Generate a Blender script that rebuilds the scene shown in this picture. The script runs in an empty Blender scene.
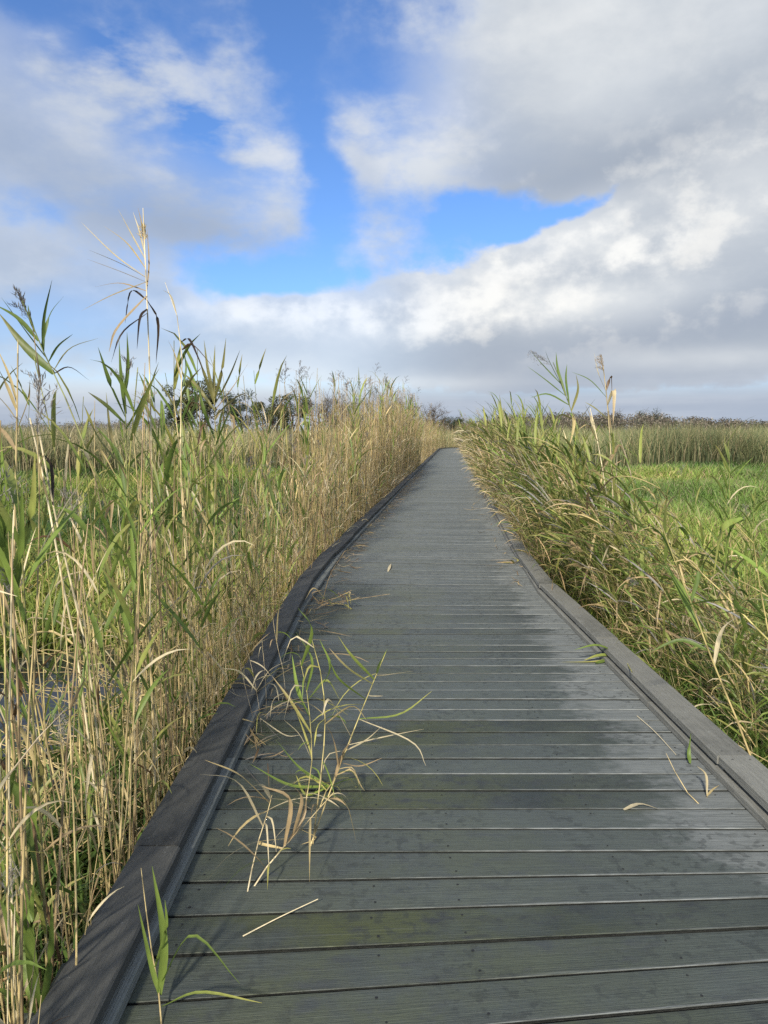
import bpy, math, random, mathutils
import numpy as np

random.seed(7)
rng = np.random.default_rng(7)
SC = bpy.context.scene
COL = SC.collection
R = math.radians

# ------------------------------------------------------------------ camera
F, Y0, EYE = 740.0, 435.0, 1.45          # focal length in pixels, horizon row, eye height above the deck
PITCH = math.atan((512 - Y0) / F)
cam = bpy.data.cameras.new('camera')
cam.sensor_fit = 'VERTICAL'; cam.sensor_height = 36.0; cam.lens = F / 1024 * 36
cam.clip_start = 0.05; cam.clip_end = 5000
co = bpy.data.objects.new('camera', cam); COL.objects.link(co)
co.location = (0, 0, EYE); co.rotation_euler = (math.pi / 2 - PITCH, 0, 0)
SC.camera = co

def ray(x, y):
    u = (x - 384) / F; v = -(y - 512) / F
    return np.array([u, math.cos(PITCH) + v * math.sin(PITCH), -math.sin(PITCH) + v * math.cos(PITCH)])
def P(x, y, d):                                   # place that lies d metres ahead of the viewer
    r = ray(x, y); return np.array([0, 0, EYE]) + r * (d / r[1])
def G(x, y, z=0.0):                               # place on the level z
    r = ray(x, y); return np.array([0, 0, EYE]) + r * ((z - EYE) / r[2])

GZ = -0.5                                          # marsh level below the deck

# ------------------------------------------------------------------ helpers
def tag(o, label=None, cat=None, group=None, kind=None):
    if label: o['label'] = label
    if cat: o['category'] = cat
    if group: o['group'] = group
    if kind: o['kind'] = kind
    return o
def empty(name, loc=(0, 0, 0)):
    o = bpy.data.objects.new(name, None); o.empty_display_size = .1; COL.objects.link(o); o.location = loc; return o
def link(name, me, parent=None):
    o = bpy.data.objects.new(name, me); COL.objects.link(o)
    if parent: o.parent = parent
    return o
def quad_mesh(name, V, Q, C, mat, smooth=True):
    V = np.asarray(V, np.float32); Q = np.asarray(Q, np.int32)
    me = bpy.data.meshes.new(name)
    me.vertices.add(len(V)); me.vertices.foreach_set('co', V.ravel())
    me.loops.add(Q.size); me.loops.foreach_set('vertex_index', Q.ravel())
    me.polygons.add(len(Q)); me.polygons.foreach_set('loop_start', np.arange(0, Q.size, 4, dtype=np.int32))
    me.polygons.foreach_set('loop_total', np.full(len(Q), 4, np.int32))
    if C is not None:
        a = me.attributes.new('Col', 'FLOAT_COLOR', 'POINT')
        c4 = np.ones((len(V), 4), np.float32); c4[:, :3] = C
        a.data.foreach_set('color', c4.ravel())
    me.update(calc_edges=True)
    me.polygons.foreach_set('use_smooth', np.full(len(Q), bool(smooth)))
    me.materials.append(mat)
    me.validate()
    return me
class MB:
    def __init__(s): s.V = []; s.Q = []; s.C = []; s.n = 0
    def add(s, V, Q, C):
        V = np.asarray(V, float); C = np.asarray(C, float)
        if C.ndim == 1: C = np.tile(C, (len(V), 1))
        s.V.append(V); s.Q.append(np.asarray(Q) + s.n); s.C.append(C); s.n += len(V)
    def arr(s): return np.concatenate(s.V), np.concatenate(s.Q), np.concatenate(s.C)
    def mesh(s, name, mat, smooth=True): return quad_mesh(name, *s.arr(), mat, smooth)
    def empty(s): return s.n == 0
def nrm(v): return v / (np.linalg.norm(v) + 1e-9)

# ------------------------------------------------------------------ node helpers
def mat_new(name):
    m = bpy.data.materials.new(name); m.use_nodes = True
    nt = m.node_tree; b = nt.nodes['Principled BSDF']; return m, nt, b
class NT:
    def __init__(s, nt): s.nt = nt
    def node(s, t, **k):
        n = s.nt.nodes.new(t)
        for a, v in k.items(): setattr(n, a, v)
        return n
    def put(s, sock, v):
        if isinstance(v, bpy.types.NodeSocket): s.nt.links.new(v, sock)
        elif v is not None: sock.default_value = v
    def math(s, op, a, b=None, c=None, clamp=False):
        n = s.node('ShaderNodeMath', operation=op); n.use_clamp = clamp
        for i, v in enumerate((a, b, c)):
            if v is not None: s.put(n.inputs[i], v)
        return n.outputs[0]
    def step(s, x, a, b):                        # smooth 0..1 between a and b
        n = s.node('ShaderNodeMapRange', interpolation_type='SMOOTHSTEP')
        s.put(n.inputs['Value'], x); s.put(n.inputs['From Min'], a); s.put(n.inputs['From Max'], b)
        return n.outputs[0]
    def mix(s, f, a, b, blend='MIX'):
        n = s.node('ShaderNodeMix', data_type='RGBA', blend_type=blend)
        s.put(n.inputs[0], f)
        for sock, v in ((n.inputs[6], a), (n.inputs[7], b)):
            if isinstance(v, tuple) and len(v) == 3: v = (*v, 1)
            s.put(sock, v)
        return n.outputs[2]
    def noise(s, vec, scale, detail=4, rough=.55, dim='3D', dist=0.0):
        n = s.node('ShaderNodeTexNoise', noise_dimensions=dim)
        s.put(n.inputs['Vector'], vec); s.put(n.inputs['Scale'], scale); s.put(n.inputs['Detail'], detail)
        s.put(n.inputs['Roughness'], rough); s.put(n.inputs['Distortion'], dist)
        return n.outputs['Fac']
    def vec(s, x, y, z):
        n = s.node('ShaderNodeCombineXYZ')
        for i, v in enumerate((x, y, z)): s.put(n.inputs[i], v)
        return n.outputs[0]
    def xyz(s, v):
        n = s.node('ShaderNodeSeparateXYZ'); s.put(n.inputs[0], v); return n.outputs
    def vmul(s, v, k):
        n = s.node('ShaderNodeVectorMath', operation='MULTIPLY'); s.put(n.inputs[0], v); n.inputs[1].default_value = k; return n.outputs[0]
    def attr(s, name, what='Color'):
        n = s.node('ShaderNodeAttribute', attribute_name=name); return n.outputs[what]
    def bump(s, h, strength, dist):
        n = s.node('ShaderNodeBump'); s.put(n.inputs['Height'], h); s.put(n.inputs['Strength'], strength); s.put(n.inputs['Distance'], dist)
        return n.outputs[0]

# ------------------------------------------------------------------ materials
def plant_material(name, trans=.28, rough=.5, vary=.3, spec=.35):
    m, nt, b = mat_new(name); N = NT(nt)
    c = N.attr('Col')
    rnd = N.node('ShaderNodeObjectInfo').outputs['Random']
    k = N.math('MULTIPLY_ADD', rnd, vary, 1 - vary / 2)
    tc = N.node('ShaderNodeTexCoord').outputs['Object']
    n1 = N.noise(N.vmul(tc, (60, 60, 14)), 1.0, 3)
    k = N.math('MULTIPLY', k, N.math('MULTIPLY_ADD', n1, .7, .65))
    col = N.mix(1.0, c, N.vec(k, k, k), 'MULTIPLY')
    N.put(b.inputs['Base Color'], col); b.inputs['Roughness'].default_value = rough
    b.inputs['Specular IOR Level'].default_value = spec
    if trans:
        t = N.node('ShaderNodeBsdfTranslucent'); N.put(t.inputs['Color'], col)
        mx = N.node('ShaderNodeMixShader'); mx.inputs[0].default_value = trans
        nt.links.new(b.outputs[0], mx.inputs[1]); nt.links.new(t.outputs[0], mx.inputs[2])
        nt.links.new(mx.outputs[0], nt.nodes['Material Output'].inputs['Surface'])
    return m
M_LEAF = plant_material('reed_leaf', .38, .45)
M_STEM = plant_material('reed_stalk', 0, .5)
M_PLUME = plant_material('reed_plume', .35, .8)
M_MASS = plant_material('reed_stand', .3, .5, 0)
M_GRASS = plant_material('grass_blades', .35, .5, 0, .25)
M_RUSH = plant_material('rush_blades', .15, .6, 0, .2)
M_TREE = plant_material('tree_leaves', .2, .6, .2, .2)
M_TWIG = plant_material('twigs', 0, .8, .2, .1)

def deck_material():
    m, nt, b = mat_new('weathered_deck'); N = NT(nt)
    uv = N.node('ShaderNodeUVMap', uv_map='UVMap').outputs[0]
    u, v, _ = N.xyz(uv)                            # u: metres across the walk, v: 0..1 across the plank (0 = near edge)
    rnd = N.attr('plank', 'Fac')
    pos = N.node('ShaderNodeNewGeometry').outputs['Position']
    px, py, pz = N.xyz(pos)
    gv = N.vec(N.math('MULTIPLY', u, 2.2), N.math('MULTIPLY', v, 22), N.math('MULTIPLY', rnd, 37))
    grain = N.noise(gv, 1.0, 6, .65)
    fine = N.noise(N.vec(N.math('MULTIPLY', u, 14), N.math('MULTIPLY', v, 70), N.math('MULTIPLY', rnd, 91)), 1.0, 4, .6)
    patch = N.noise(pos, 1.3, 5, .6)
    blot = N.noise(N.vec(N.math('MULTIPLY', u, 9), N.math('MULTIPLY', v, 2.5), N.math('MULTIPLY', rnd, 53)), 1.0, 4, .6)
    # damp boards
    damp = N.mix(N.step(patch, .35, .65), (.030, .038, .034), (.070, .083, .072))
    algae = N.math('MULTIPLY', N.step(N.noise(pos, 2.3, 6, .65), .36, .58), N.step(u, 1.0, -.5))
    damp = N.mix(N.math('MULTIPLY', algae, .95), damp, (.066, .076, .028))
    damp = N.mix(N.step(blot, .5, .72), damp, (.036, .041, .040))
    damp = N.mix(N.math('MULTIPLY', N.step(rnd, .1, 1.0), .75), damp, (.096, .111, .101))
    # dry strip along the right kerb with a ragged border, lighter and rougher again further out
    edge = N.math('ADD', N.math('ADD', u, N.math('MULTIPLY_ADD', blot, .55, -.27)), N.math('MULTIPLY_ADD', rnd, .22, -.11))
    edge = N.math('ADD', edge, N.math('MULTIPLY', N.step(py, 2.6, 1.7), -.6))
    dry = N.step(edge, .62, .88)
    far = N.math('MULTIPLY', N.step(py, 3.2, 9.0), N.math('MULTIPLY_ADD', patch, .7, .25))
    dry = N.math('MAXIMUM', dry, far)
    dryc = N.mix(N.step(grain, .3, .7), (.14, .152, .144), (.225, .238, .224))
    col = N.mix(dry, damp, dryc)
    col = N.mix(N.math('MULTIPLY', N.step(fine, .45, .72), .5), col, (.018, .021, .019))
    stain = N.math('MULTIPLY', N.step(N.noise(pos, 26, 3, .5), .52, .60), N.step(N.noise(pos, 3.1, 3, .5), .45, .6))
    col = N.mix(N.math('MULTIPLY', stain, .45), col, (.024, .028, .026))
    col = N.mix(N.math('MULTIPLY', N.step(grain, .55, .8), .3), col, (.16, .17, .17))
    # worn near arris with its skylight highlight painted in pale, stronger towards the right
    worn_glint = N.math('MULTIPLY', N.step(N.math('ADD', v, N.math('MULTIPLY_ADD', fine, .08, -.04)), .065, .02), N.step(N.math('ADD', N.math('MULTIPLY', u, .36), N.math('ADD', N.math('MULTIPLY', grain, .9), N.math('MULTIPLY', rnd, .45))), .52, 1.0))
    col = N.mix(N.math('MULTIPLY', worn_glint, .75), col, (.30, .315, .30))
    side_dark = N.math('MAXIMUM', N.step(v, .0, -.12), N.step(v, 1.0, 1.12))  # side faces of the planks, coloured near black in the gaps
    col = N.mix(side_dark, col, (.010, .011, .009))
    mud = N.math('MULTIPLY', N.step(N.math('ABSOLUTE', N.math('SUBTRACT', v, .5)), .40, .5), N.step(N.math('ADD', fine, N.math('MULTIPLY', patch, .6)), .65, .95))
    col = N.mix(N.math('MULTIPLY', mud, .6), col, (.028, .030, .022))
    # lichen spots and droppings
    vo = N.node('ShaderNodeTexVoronoi', feature='F1'); vo.inputs['Scale'].default_value = 4.3
    wob = N.noise(pos, 30, 3)
    N.put(vo.inputs['Vector'], N.vec(px, N.math('MULTIPLY', py, 1.0), 0.0))
    cr, cg, cb = N.xyz(vo.outputs['Color'])
    size = N.math('MULTIPLY', N.math('MULTIPLY', cg, N.math('MULTIPLY', cg, cg)), .085)
    dd = N.math('ADD', vo.outputs['Distance'], N.math('MULTIPLY_ADD', wob, .05, -.025))
    spot = N.math('MULTIPLY', N.math('LESS_THAN', dd, size), N.math('GREATER_THAN', cr, .5))
    col = N.mix(N.math('MULTIPLY', spot, .7), col, (.38, .40, .37))
    N.put(b.inputs['Base Color'], col)
    ro = N.math('MULTIPLY_ADD', dry, .3, N.math('MULTIPLY_ADD', grain, .35, .36))
    N.put(b.inputs['Roughness'], N.math('MINIMUM', ro, .9))
    b.inputs['Specular IOR Level'].default_value = .5
    h = N.math('ADD', N.math('MULTIPLY', grain, .6), N.math('MULTIPLY', fine, .5))
    N.put(b.inputs['Normal'], N.bump(h, .9, .006))
    return m
M_DECK = deck_material()

def board_material(name, lo, hi, edge, rough):
    m, nt, b = mat_new(name); N = NT(nt)
    uv = N.node('ShaderNodeUVMap', uv_map='UVMap').outputs[0]
    u, v, _ = N.xyz(uv)                            # u along the board, v round its section (metres)
    rnd = N.node('ShaderNodeObjectInfo').outputs['Random']
    pos = N.node('ShaderNodeNewGeometry').outputs['Position']
    z3 = N.math('MULTIPLY', rnd, 50)
    grain = N.noise(N.vec(N.math('MULTIPLY', u, 3), N.math('MULTIPLY', v, 90), z3), 1.0, 6, .65)
    fine = N.noise(N.vec(N.math('MULTIPLY', u, 16), N.math('MULTIPLY', v, 300), z3), 1.0, 3, .6)
    patch = N.noise(pos, 4.5, 6, .65)
    c = N.mix(N.step(patch, .34, .64), lo, hi)
    scar = N.noise(N.vec(N.math('MULTIPLY', u, 5), N.math('MULTIPLY', v, 45), z3), 1.0, 8, .72)
    c = N.mix(N.math('MULTIPLY', N.step(scar, .52, .64), .6), c, tuple(x * .55 for x in lo))
    c = N.mix(N.math('MULTIPLY', N.step(grain, .5, .72), .55), c, edge)
    c = N.mix(N.math('MULTIPLY', N.step(fine, .5, .8), .35), c, tuple(x * .5 for x in lo))
    k = N.math('MULTIPLY_ADD', rnd, .4, .8)
    c = N.mix(1.0, c, N.vec(k, k, k), 'MULTIPLY')
    spot = N.step(N.noise(pos, 38, 2, .5), .70, .76)
    c = N.mix(N.math('MULTIPLY', spot, .5), c, (.30, .31, .29))
    pale = N.math('MULTIPLY', N.step(N.math('ADD', pointiness(N), N.math('MULTIPLY', patch, .06)), .54, .60), .6)
    c = N.mix(pale, c, edge)
    N.put(b.inputs['Base Color'], c)
    N.put(b.inputs['Roughness'], N.math('MULTIPLY_ADD', patch, .4, rough - .2))
    b.inputs['Specular IOR Level'].default_value = .25
    N.put(b.inputs['Normal'], N.bump(N.math('ADD', N.math('ADD', grain, scar), N.math('MULTIPLY', fine, .5)), .9, .007))
    return m
def pointiness(N): return N.node('ShaderNodeNewGeometry').outputs['Pointiness']
M_CAP_DARK = board_material('damp_kerb_timber', (.017, .017, .016), (.046, .046, .042), (.115, .115, .105), .65)
M_CAP_GREY = board_material('grey_kerb_timber', (.066, .067, .059), (.150, .151, .132), (.28, .275, .24), .8)
M_TOE_DARK = board_material('rough_toe_timber', (.025, .028, .024), (.085, .095, .082), (.30, .31, .28), .8)

def flat_material(name, col, rough=.6, metal=0.0):
    m, nt, b = mat_new(name); N = NT(nt)
    n = N.noise(N.node('ShaderNodeTexCoord').outputs['Object'], 9, 4)
    k = N.math('MULTIPLY_ADD', n, .8, .6)
    N.put(b.inputs['Base Color'], N.mix(1.0, col, N.vec(k, k, k), 'MULTIPLY'))
    b.inputs['Roughness'].default_value = rough; b.inputs['Metallic'].default_value = metal
    return m
M_NAIL = flat_material('nail', (.012, .012, .012), .6)
M_SCREW = flat_material('screw', (.09, .09, .085), .6)
M_POST = flat_material('pile_timber', (.05, .045, .04), .8)

def ground_material():
    m, nt, b = mat_new('marsh_ground'); N = NT(nt)
    pos = N.node('ShaderNodeNewGeometry').outputs['Position']
    a = N.noise(pos, .35, 6, .6); c = N.noise(pos, 9, 5, .7)
    col = N.mix(N.step(a, .35, .65), (.035, .030, .018), (.050, .060, .022))
    col = N.mix(N.step(c, .45, .75), col, (.10, .085, .05))
    N.put(b.inputs['Base Color'], col); b.inputs['Roughness'].default_value = .8
    N.put(b.inputs['Normal'], N.bump(c, .8, .06))
    return m
M_GROUND = ground_material()
def water_material():
    m, nt, b = mat_new('marsh_water'); N = NT(nt)
    pos = N.node('ShaderNodeNewGeometry').outputs['Position']
    b.inputs['Base Color'].default_value = (.012, .014, .016, 1); b.inputs['Roughness'].default_value = .06
    b.inputs['IOR'].default_value = 1.33
    N.put(b.inputs['Normal'], N.bump(N.noise(pos, 14, 3), .25, .01))
    return m
M_WATER = water_material()

# ------------------------------------------------------------------ sky and light
SUN_EL, SUN_AZ = 32.0, 197.0      # azimuth clockwise from the walking direction: low sun behind, a little to the left
def sky_world():
    w = bpy.data.worlds.new('World'); SC.world = w; w.use_nodes = True
    nt = w.node_tree; N = NT(nt); bg = nt.nodes['Background']
    # cloud field as a node group so that it can be read twice
    g = bpy.data.node_groups.new('cloud_field', 'ShaderNodeTree')
    g.interface.new_socket('U', in_out='INPUT', socket_type='NodeSocketFloat')
    g.interface.new_socket('V', in_out='INPUT', socket_type='NodeSocketFloat')
    g.interface.new_socket('Field', in_out='OUTPUT', socket_type='NodeSocketFloat')
    K = NT(g); gi = K.node('NodeGroupInput'); go = K.node('NodeGroupOutput')
    U, V = gi.outputs[0], gi.outputs[1]
    # gentle warp
    wv = K.vec(K.math('MULTIPLY', U, 1 / 130), K.math('MULTIPLY', V, 1 / 90), 3.7)
    w1 = K.noise(wv, 1.0, 4, .55); w2 = K.noise(K.vec(K.math('MULTIPLY', U, 1 / 130), K.math('MULTIPLY', V, 1 / 90), 11.2), 1.0, 4, .55)
    Uw = K.math('ADD', U, K.math('MULTIPLY_ADD', w1, 120, -60)); Vw = K.math('ADD', V, K.math('MULTIPLY_ADD', w2, 80, -40))
    acc = None
    for (bx, by, rx, ry, rot, a) in BLOBS:
        r = ray(bx, by); u0 = math.atan2(r[0], r[1]) * F; v0 = math.asin(r[2] / np.linalg.norm(r)) * F
        du = K.math('SUBTRACT', Uw, u0); dv = K.math('SUBTRACT', Vw, v0)
        c, s = math.cos(R(rot)), math.sin(R(rot))
        p = K.math('ADD', K.math('MULTIPLY', du, c / rx), K.math('MULTIPLY', dv, s / rx))
        q = K.math('ADD', K.math('MULTIPLY', du, -s / ry), K.math('MULTIPLY', dv, c / ry))
        e = K.math('ADD', K.math('MULTIPLY', p, p), K.math('MULTIPLY', q, q))
        e = K.math('MULTIPLY', K.math('POWER', 2.71828, K.math('MULTIPLY', e, -1.0)), a)
        acc = e if acc is None else K.math('ADD', acc, e)
    fb = K.noise(K.vec(K.math('MULTIPLY', U, 1 / 72), K.math('MULTIPLY', V, 1 / 50), 20.3), 1.0, 10, .60)
    f2 = K.noise(K.vec(K.math('MULTIPLY', U, 1 / 300), K.math('MULTIPLY', V, 1 / 170), 5.1), 1.0, 3, .5)
    out = K.math('ADD', acc, K.math('MULTIPLY_ADD', fb, 1.5, -.75))
    side = K.step(K.math('ABSOLUTE', U), 420, 700)         # open field of broken cloud all round
    high = K.step(V, 380, 520)
    rest = K.math('MULTIPLY', K.math('MAXIMUM', side, high), K.math('MULTIPLY_ADD', f2, 1.6, -.25))
    out = K.math('ADD', out, rest)
    g.links.new(out, go.inputs[0])
    d = N.node('ShaderNodeTexCoord').outputs['Generated']
    x, y, z = N.xyz(d)
    U = N.math('MULTIPLY', N.math('ARCTAN2', x, y), F)
    V = N.math('MULTIPLY', N.math('ARCSINE', z), F)
    def field(u, v):
        n = N.node('ShaderNodeGroup'); n.node_tree = g; N.put(n.inputs[0], u); N.put(n.inputs[1], v); return n.outputs[0]
    D = field(U, V)
    D2 = field(N.math('ADD', U, -6.0), N.math('ADD', V, 22.0))
    alpha = None
    thick = N.step(D, .45, 1.25)
    def gauss(lst):
        acc = None
        for (bx, by, rx, ry, rot, a) in lst:
            r = ray(bx, by); u0 = math.atan2(r[0], r[1]) * F; v0 = math.asin(r[2] / np.linalg.norm(r)) * F
            du = N.math('SUBTRACT', U, u0); dv = N.math('SUBTRACT', V, v0); c, s_ = math.cos(R(rot)), math.sin(R(rot))
            p = N.math('ADD', N.math('MULTIPLY', du, c / rx), N.math('MULTIPLY', dv, s_ / rx)); q = N.math('ADD', N.math('MULTIPLY', du, -s_ / ry), N.math('MULTIPLY', dv, c / ry))
            e = N.math('MULTIPLY', N.math('POWER', 2.71828, N.math('MULTIPLY', N.math('ADD', N.math('MULTIPLY', p, p), N.math('MULTIPLY', q, q)), -1.0)), a)
            acc = e if acc is None else N.math('ADD', acc, e)
        return acc
    crisp = gauss([(640, 250, 240, 75, 14, 1.15), (430, 150, 60, 50, 0, .5), (268, 182, 40, 36, 0, .5), (300, 315, 150, 40, 0, .5), (430, 310, 120, 60, 0, .3)])
    alpha = N.step(D, N.math('MULTIPLY_ADD', crisp, .22, .02, clamp=True), N.math('MULTIPLY_ADD', crisp, -.38, .92, clamp=True))
    alpha = N.math('MULTIPLY', alpha, N.math('MULTIPLY_ADD', N.step(U, -60, 120), .16, .84))
    lit = N.math('MULTIPLY', N.math('MULTIPLY', N.math('SUBTRACT', D, D2), N.math('MULTIPLY_ADD', crisp, .8, .42)), 1.0, clamp=True)
    puff = N.noise(N.vec(N.math('MULTIPLY', U, 1 / 46), N.math('MULTIPLY', V, 1 / 34), 7.7), 1.0, 9, .55)
    lit = N.math('MULTIPLY', lit, N.step(puff, .32, .62))
    shd = N.math('MULTIPLY', N.math('SUBTRACT', D2, D), .75, clamp=True)
    wisp = N.noise(N.vec(N.math('MULTIPLY', U, 1 / 150), N.math('MULTIPLY', V, 1 / 70), 31.0), 1.0, 7, .55)
    cc = N.mix(thick, (.57, .62, .69), (.40, .45, .52))
    cc = N.mix(N.math('MULTIPLY', N.step(wisp, .38, .66), .55), cc, (.57, .61, .66))
    cc = N.mix(N.math('MULTIPLY', shd, .75), cc, (.31, .36, .46))
    wob = N.math('MULTIPLY_ADD', wisp, 1.6, .2)
    dark = N.math('MULTIPLY', gauss([(620, 178, 190, 38, 6, .8), (720, 140, 130, 40, 20, .5), (180, 226, 120, 26, -6, .7), (640, 340, 240, 34, 3, .55), (420, 385, 200, 20, 0, .3), (60, 130, 130, 30, -15, .35), (30, 255, 90, 20, 0, .3)]), wob, clamp=True)
    cc = N.mix(N.math('MULTIPLY', dark, .85), cc, (.30, .35, .43))
    glow = N.math('MULTIPLY', gauss([(600, 30, 220, 55, 5, .6), (420, 155, 45, 34, 0, .75), (585, 302, 75, 20, 0, .8), (745, 190, 70, 50, 30, .6), (60, 100, 160, 30, -18, .5), (268, 180, 30, 26, 0, .5), (255, 318, 90, 18, 0, .5), (560, 235, 90, 22, 22, .5), (250, 374, 130, 22, 0, 1.0), (370, 330, 60, 20, 0, .6), (430, 384, 90, 10, 0, .7), (700, 358, 120, 10, 0, .5), (80, 385, 120, 14, 0, .5), (600, 235, 60, 30, 15, .6), (140, 60, 120, 26, -25, .3)]), wob, clamp=True)
    cc = N.mix(N.math('MULTIPLY', glow, .85), cc, (.72, .745, .76))
    pf = N.math('MULTIPLY', N.math('MULTIPLY', N.step(puff, .50, .68), crisp), N.step(V, 40, 110))
    cc = N.mix(N.math('MULTIPLY', pf, .75), cc, (.77, .77, .755))
    cc = N.mix(lit, cc, (.86, .86, .84))
    veil = N.math('MULTIPLY', gauss([(110, 30, 240, 70, -15, .9), (210, 110, 110, 80, -30, .8), (40, 215, 120, 25, 0, .6), (380, 60, 70, 80, 0, .7), (350, 240, 90, 30, 0, .7), (40, 320, 120, 40, 0, .5)]), N.step(wisp, .60, .40))
    alpha = N.math('MULTIPLY', alpha, N.math('SUBTRACT', 1.0, N.math('MULTIPLY', veil, .85, clamp=True)))
    low = N.step(V, 75, 5)                                   # flat grey bank low over the marsh
    streak = N.noise(N.vec(N.math('MULTIPLY', U, 1 / 260), N.math('MULTIPLY', V, 1 / 16), 2.2), 1.0, 5, .55)
    cc = N.mix(N.math('MULTIPLY', low, N.math('MULTIPLY_ADD', glow, -.7, .85, clamp=True)), cc, N.mix(N.step(streak, .35, .7), (.335, .395, .50), (.47, .52, .60)))
    alpha = N.math('MAXIMUM', alpha, N.step(V, 85, 30))
    sky = N.node('ShaderNodeTexSky', sky_type='NISHITA'); sky.sun_disc = False
    sky.sun_elevation = R(SUN_EL); sky.sun_rotation = R(SUN_AZ); sky.altitude = 0; sky.air_density = 1.0; sky.dust_density = .3; sky.ozone_density = 2.5
    sk = N.mix(1.0, sky.outputs[0], (.145, .145, .145), 'MULTIPLY')
    sk = N.mix(1.0, sk, SKY_TINT, 'MULTIPLY')
    fin = N.mix(alpha, sk, cc)
    # strength .1 with the cloud light brought to the same scale
    fin = N.mix(1.0, fin, (10, 10, 10), 'MULTIPLY')
    N.put(bg.inputs['Color'], fin); bg.inputs['Strength'].default_value = .1
    w.cycles.sampling_method = 'MANUAL'; w.cycles.sample_map_resolution = 512
SKY_TINT = (.58, .77, 1.06)
BLOBS = [  # photo column, row, radius, radius, turn, weight
    (60, 150, 190, 75, -12, .95), (190, 200, 120, 40, -12, .75), (20, 60, 130, 60, 0, .5), (215, 80, 80, 70, -40, .40), (262, 182, 34, 26, 0, .5),
    (20, 270, 150, 45, 0, .75), (100, 320, 120, 40, 0, .6), (60, 370, 180, 45, 0, .55), (343, 140, 26, 50, 10, .75), (390, 40, 60, 60, 0, .3),
    (620, 70, 170, 110, 8, 1.3), (720, 90, 140, 100, 0, .9), (440, 155, 50, 42, 0, .55), (510, 60, 80, 80, 0, .5),
    (640, 275, 160, 55, 16, 1.05), (750, 225, 90, 80, 25, 1.05), (520, 310, 170, 45, 5, .95), (375, 240, 60, 22, 0, .55),
    (300, 325, 140, 30, 0, .75), (420, 345, 260, 40, 0, .75), (700, 340, 200, 50, 0, .9),
    (260, 240, 80, 50, 0, -.45), (300, 70, 40, 70, -10, -.35), (312, 190, 20, 50, 0, -.45), (240, 285, 60, 24, 0, -.6), (180, 262, 50, 14, 0, -.35), (470, 220, 85, 18, 10, -.6), (600, 195, 90, 15, 18, -.85), (310, 300, 60, 14, 0, .2), (180, 40, 30, 16, -20, -.5), (30, 10, 50, 26, 0, -.4), (15, 205, 30, 10, 0, -.3)]
sky_world()

su = bpy.data.lights.new('sun', 'SUN'); su.energy = 5.0; su.angle = R(4); su.color = (1.0, .93, .81)
so = bpy.data.objects.new('sun', su); COL.objects.link(so); so.location = (-10, -20, 20)
az, el = R(SUN_AZ), R(SUN_EL)
sd = np.array([math.sin(az) * math.cos(el), math.cos(az) * math.cos(el), math.sin(el)])
from mathutils import Vector
so.rotation_euler = Vector((-sd[0], -sd[1], -sd[2])).to_track_quat('-Z', 'Y').to_euler()

SC.view_settings.view_transform = 'Standard'; SC.view_settings.look = 'None'
SC.view_settings.gamma = 1; SC.view_settings.exposure = 0.2; SC.view_settings.use_curve_mapping = False
SC.cycles.use_denoising = False; SC.cycles.denoiser = 'OPENIMAGEDENOISE'; SC.cycles.denoising_input_passes = 'RGB_ALBEDO_NORMAL'; SC.cycles.denoising_prefilter = 'ACCURATE'
SC.cycles.max_bounces = 6; SC.cycles.diffuse_bounces = 3; SC.cycles.glossy_bounces = 2; SC.cycles.transmission_bounces = 3
SC.cycles.sample_clamp_indirect = 4

# ------------------------------------------------------------------ ground and water
def sheet(name, pts, z, mat, kind):
    me = bpy.data.meshes.new(name); me.from_pydata([(x, y, z) for x, y in pts], [], [tuple(range(len(pts)))]); me.materials.append(mat)
    return tag(link(name, me), kind=kind)
sheet('ground', [(-2500, -2500), (2500, -2500), (2500, 2500), (-2500, 2500)], GZ, M_GROUND, 'structure')
def pool(cx, cy, rx, ry, seed):
    rr = random.Random(seed); n = 40; pts = []
    ph = [rr.uniform(0, 6.28) for _ in range(4)]
    for i in range(n):
        a = 2 * math.pi * i / n
        k = 1 + .16 * math.sin(2 * a + ph[0]) + .12 * math.sin(3 * a + ph[1]) + .08 * math.sin(5 * a + ph[2])
        pts.append((cx + rx * k * math.cos(a), cy + ry * k * math.sin(a)))
    return pts
POOLS = [(-2.5, 5.3, .95, 1.2), (-3.6, 4.4, .8, .7), (-1.95, 3.4, .4, .7)]
for i, (cx, cy, rx, ry) in enumerate(POOLS):
    sheet('water', pool(cx, cy, rx, ry, i + 3), GZ + .012, M_WATER, 'structure')
def in_pool(x, y, m=1.0):
    r = np.zeros(np.shape(x), bool)
    for cx, cy, rx, ry in POOLS: r |= ((x - cx) / (rx * m)) ** 2 + ((y - cy) / (ry * m)) ** 2 < 1
    return r

# ------------------------------------------------------------------ boardwalk
HALF = 1.033
def heading(y):
    t = lambda a, b, q: (lambda k: k * k * (3 - 2 * k))(min(1, max(0, (q - a) / (b - a))))
    return -.14 * min(1.8, max(0, 2.5 - y)) + .093 * t(6.0, 8.4, y) + .6 * t(72, 92, y)
DS = .05; CEN = []; x, y = 0.378, 4.0
fw = []; 
while y < 98: fw.append((x, y, heading(y))); th = heading(y); x += DS * math.sin(th); y += DS * math.cos(th)
x, y = 0.378, 4.0; bw = []
while y > -5: th = heading(y); x -= DS * math.sin(th); y -= DS * math.cos(th); bw.append((x, y, heading(y)))
CEN = np.array(bw[::-1] + fw)
def cen(s):                                        # s counted in metres from the far back end
    i = np.clip(s / DS, 0, len(CEN) - 1.001); k = int(i); t = i - k
    return CEN[k] * (1 - t) + CEN[k + 1] * t
LEN = (len(CEN) - 2) * DS
def off(s, o, z=0.0):
    c = cen(s); return np.array([c[0] + o * math.cos(c[2]), c[1] - o * math.sin(c[2]), z])
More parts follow.
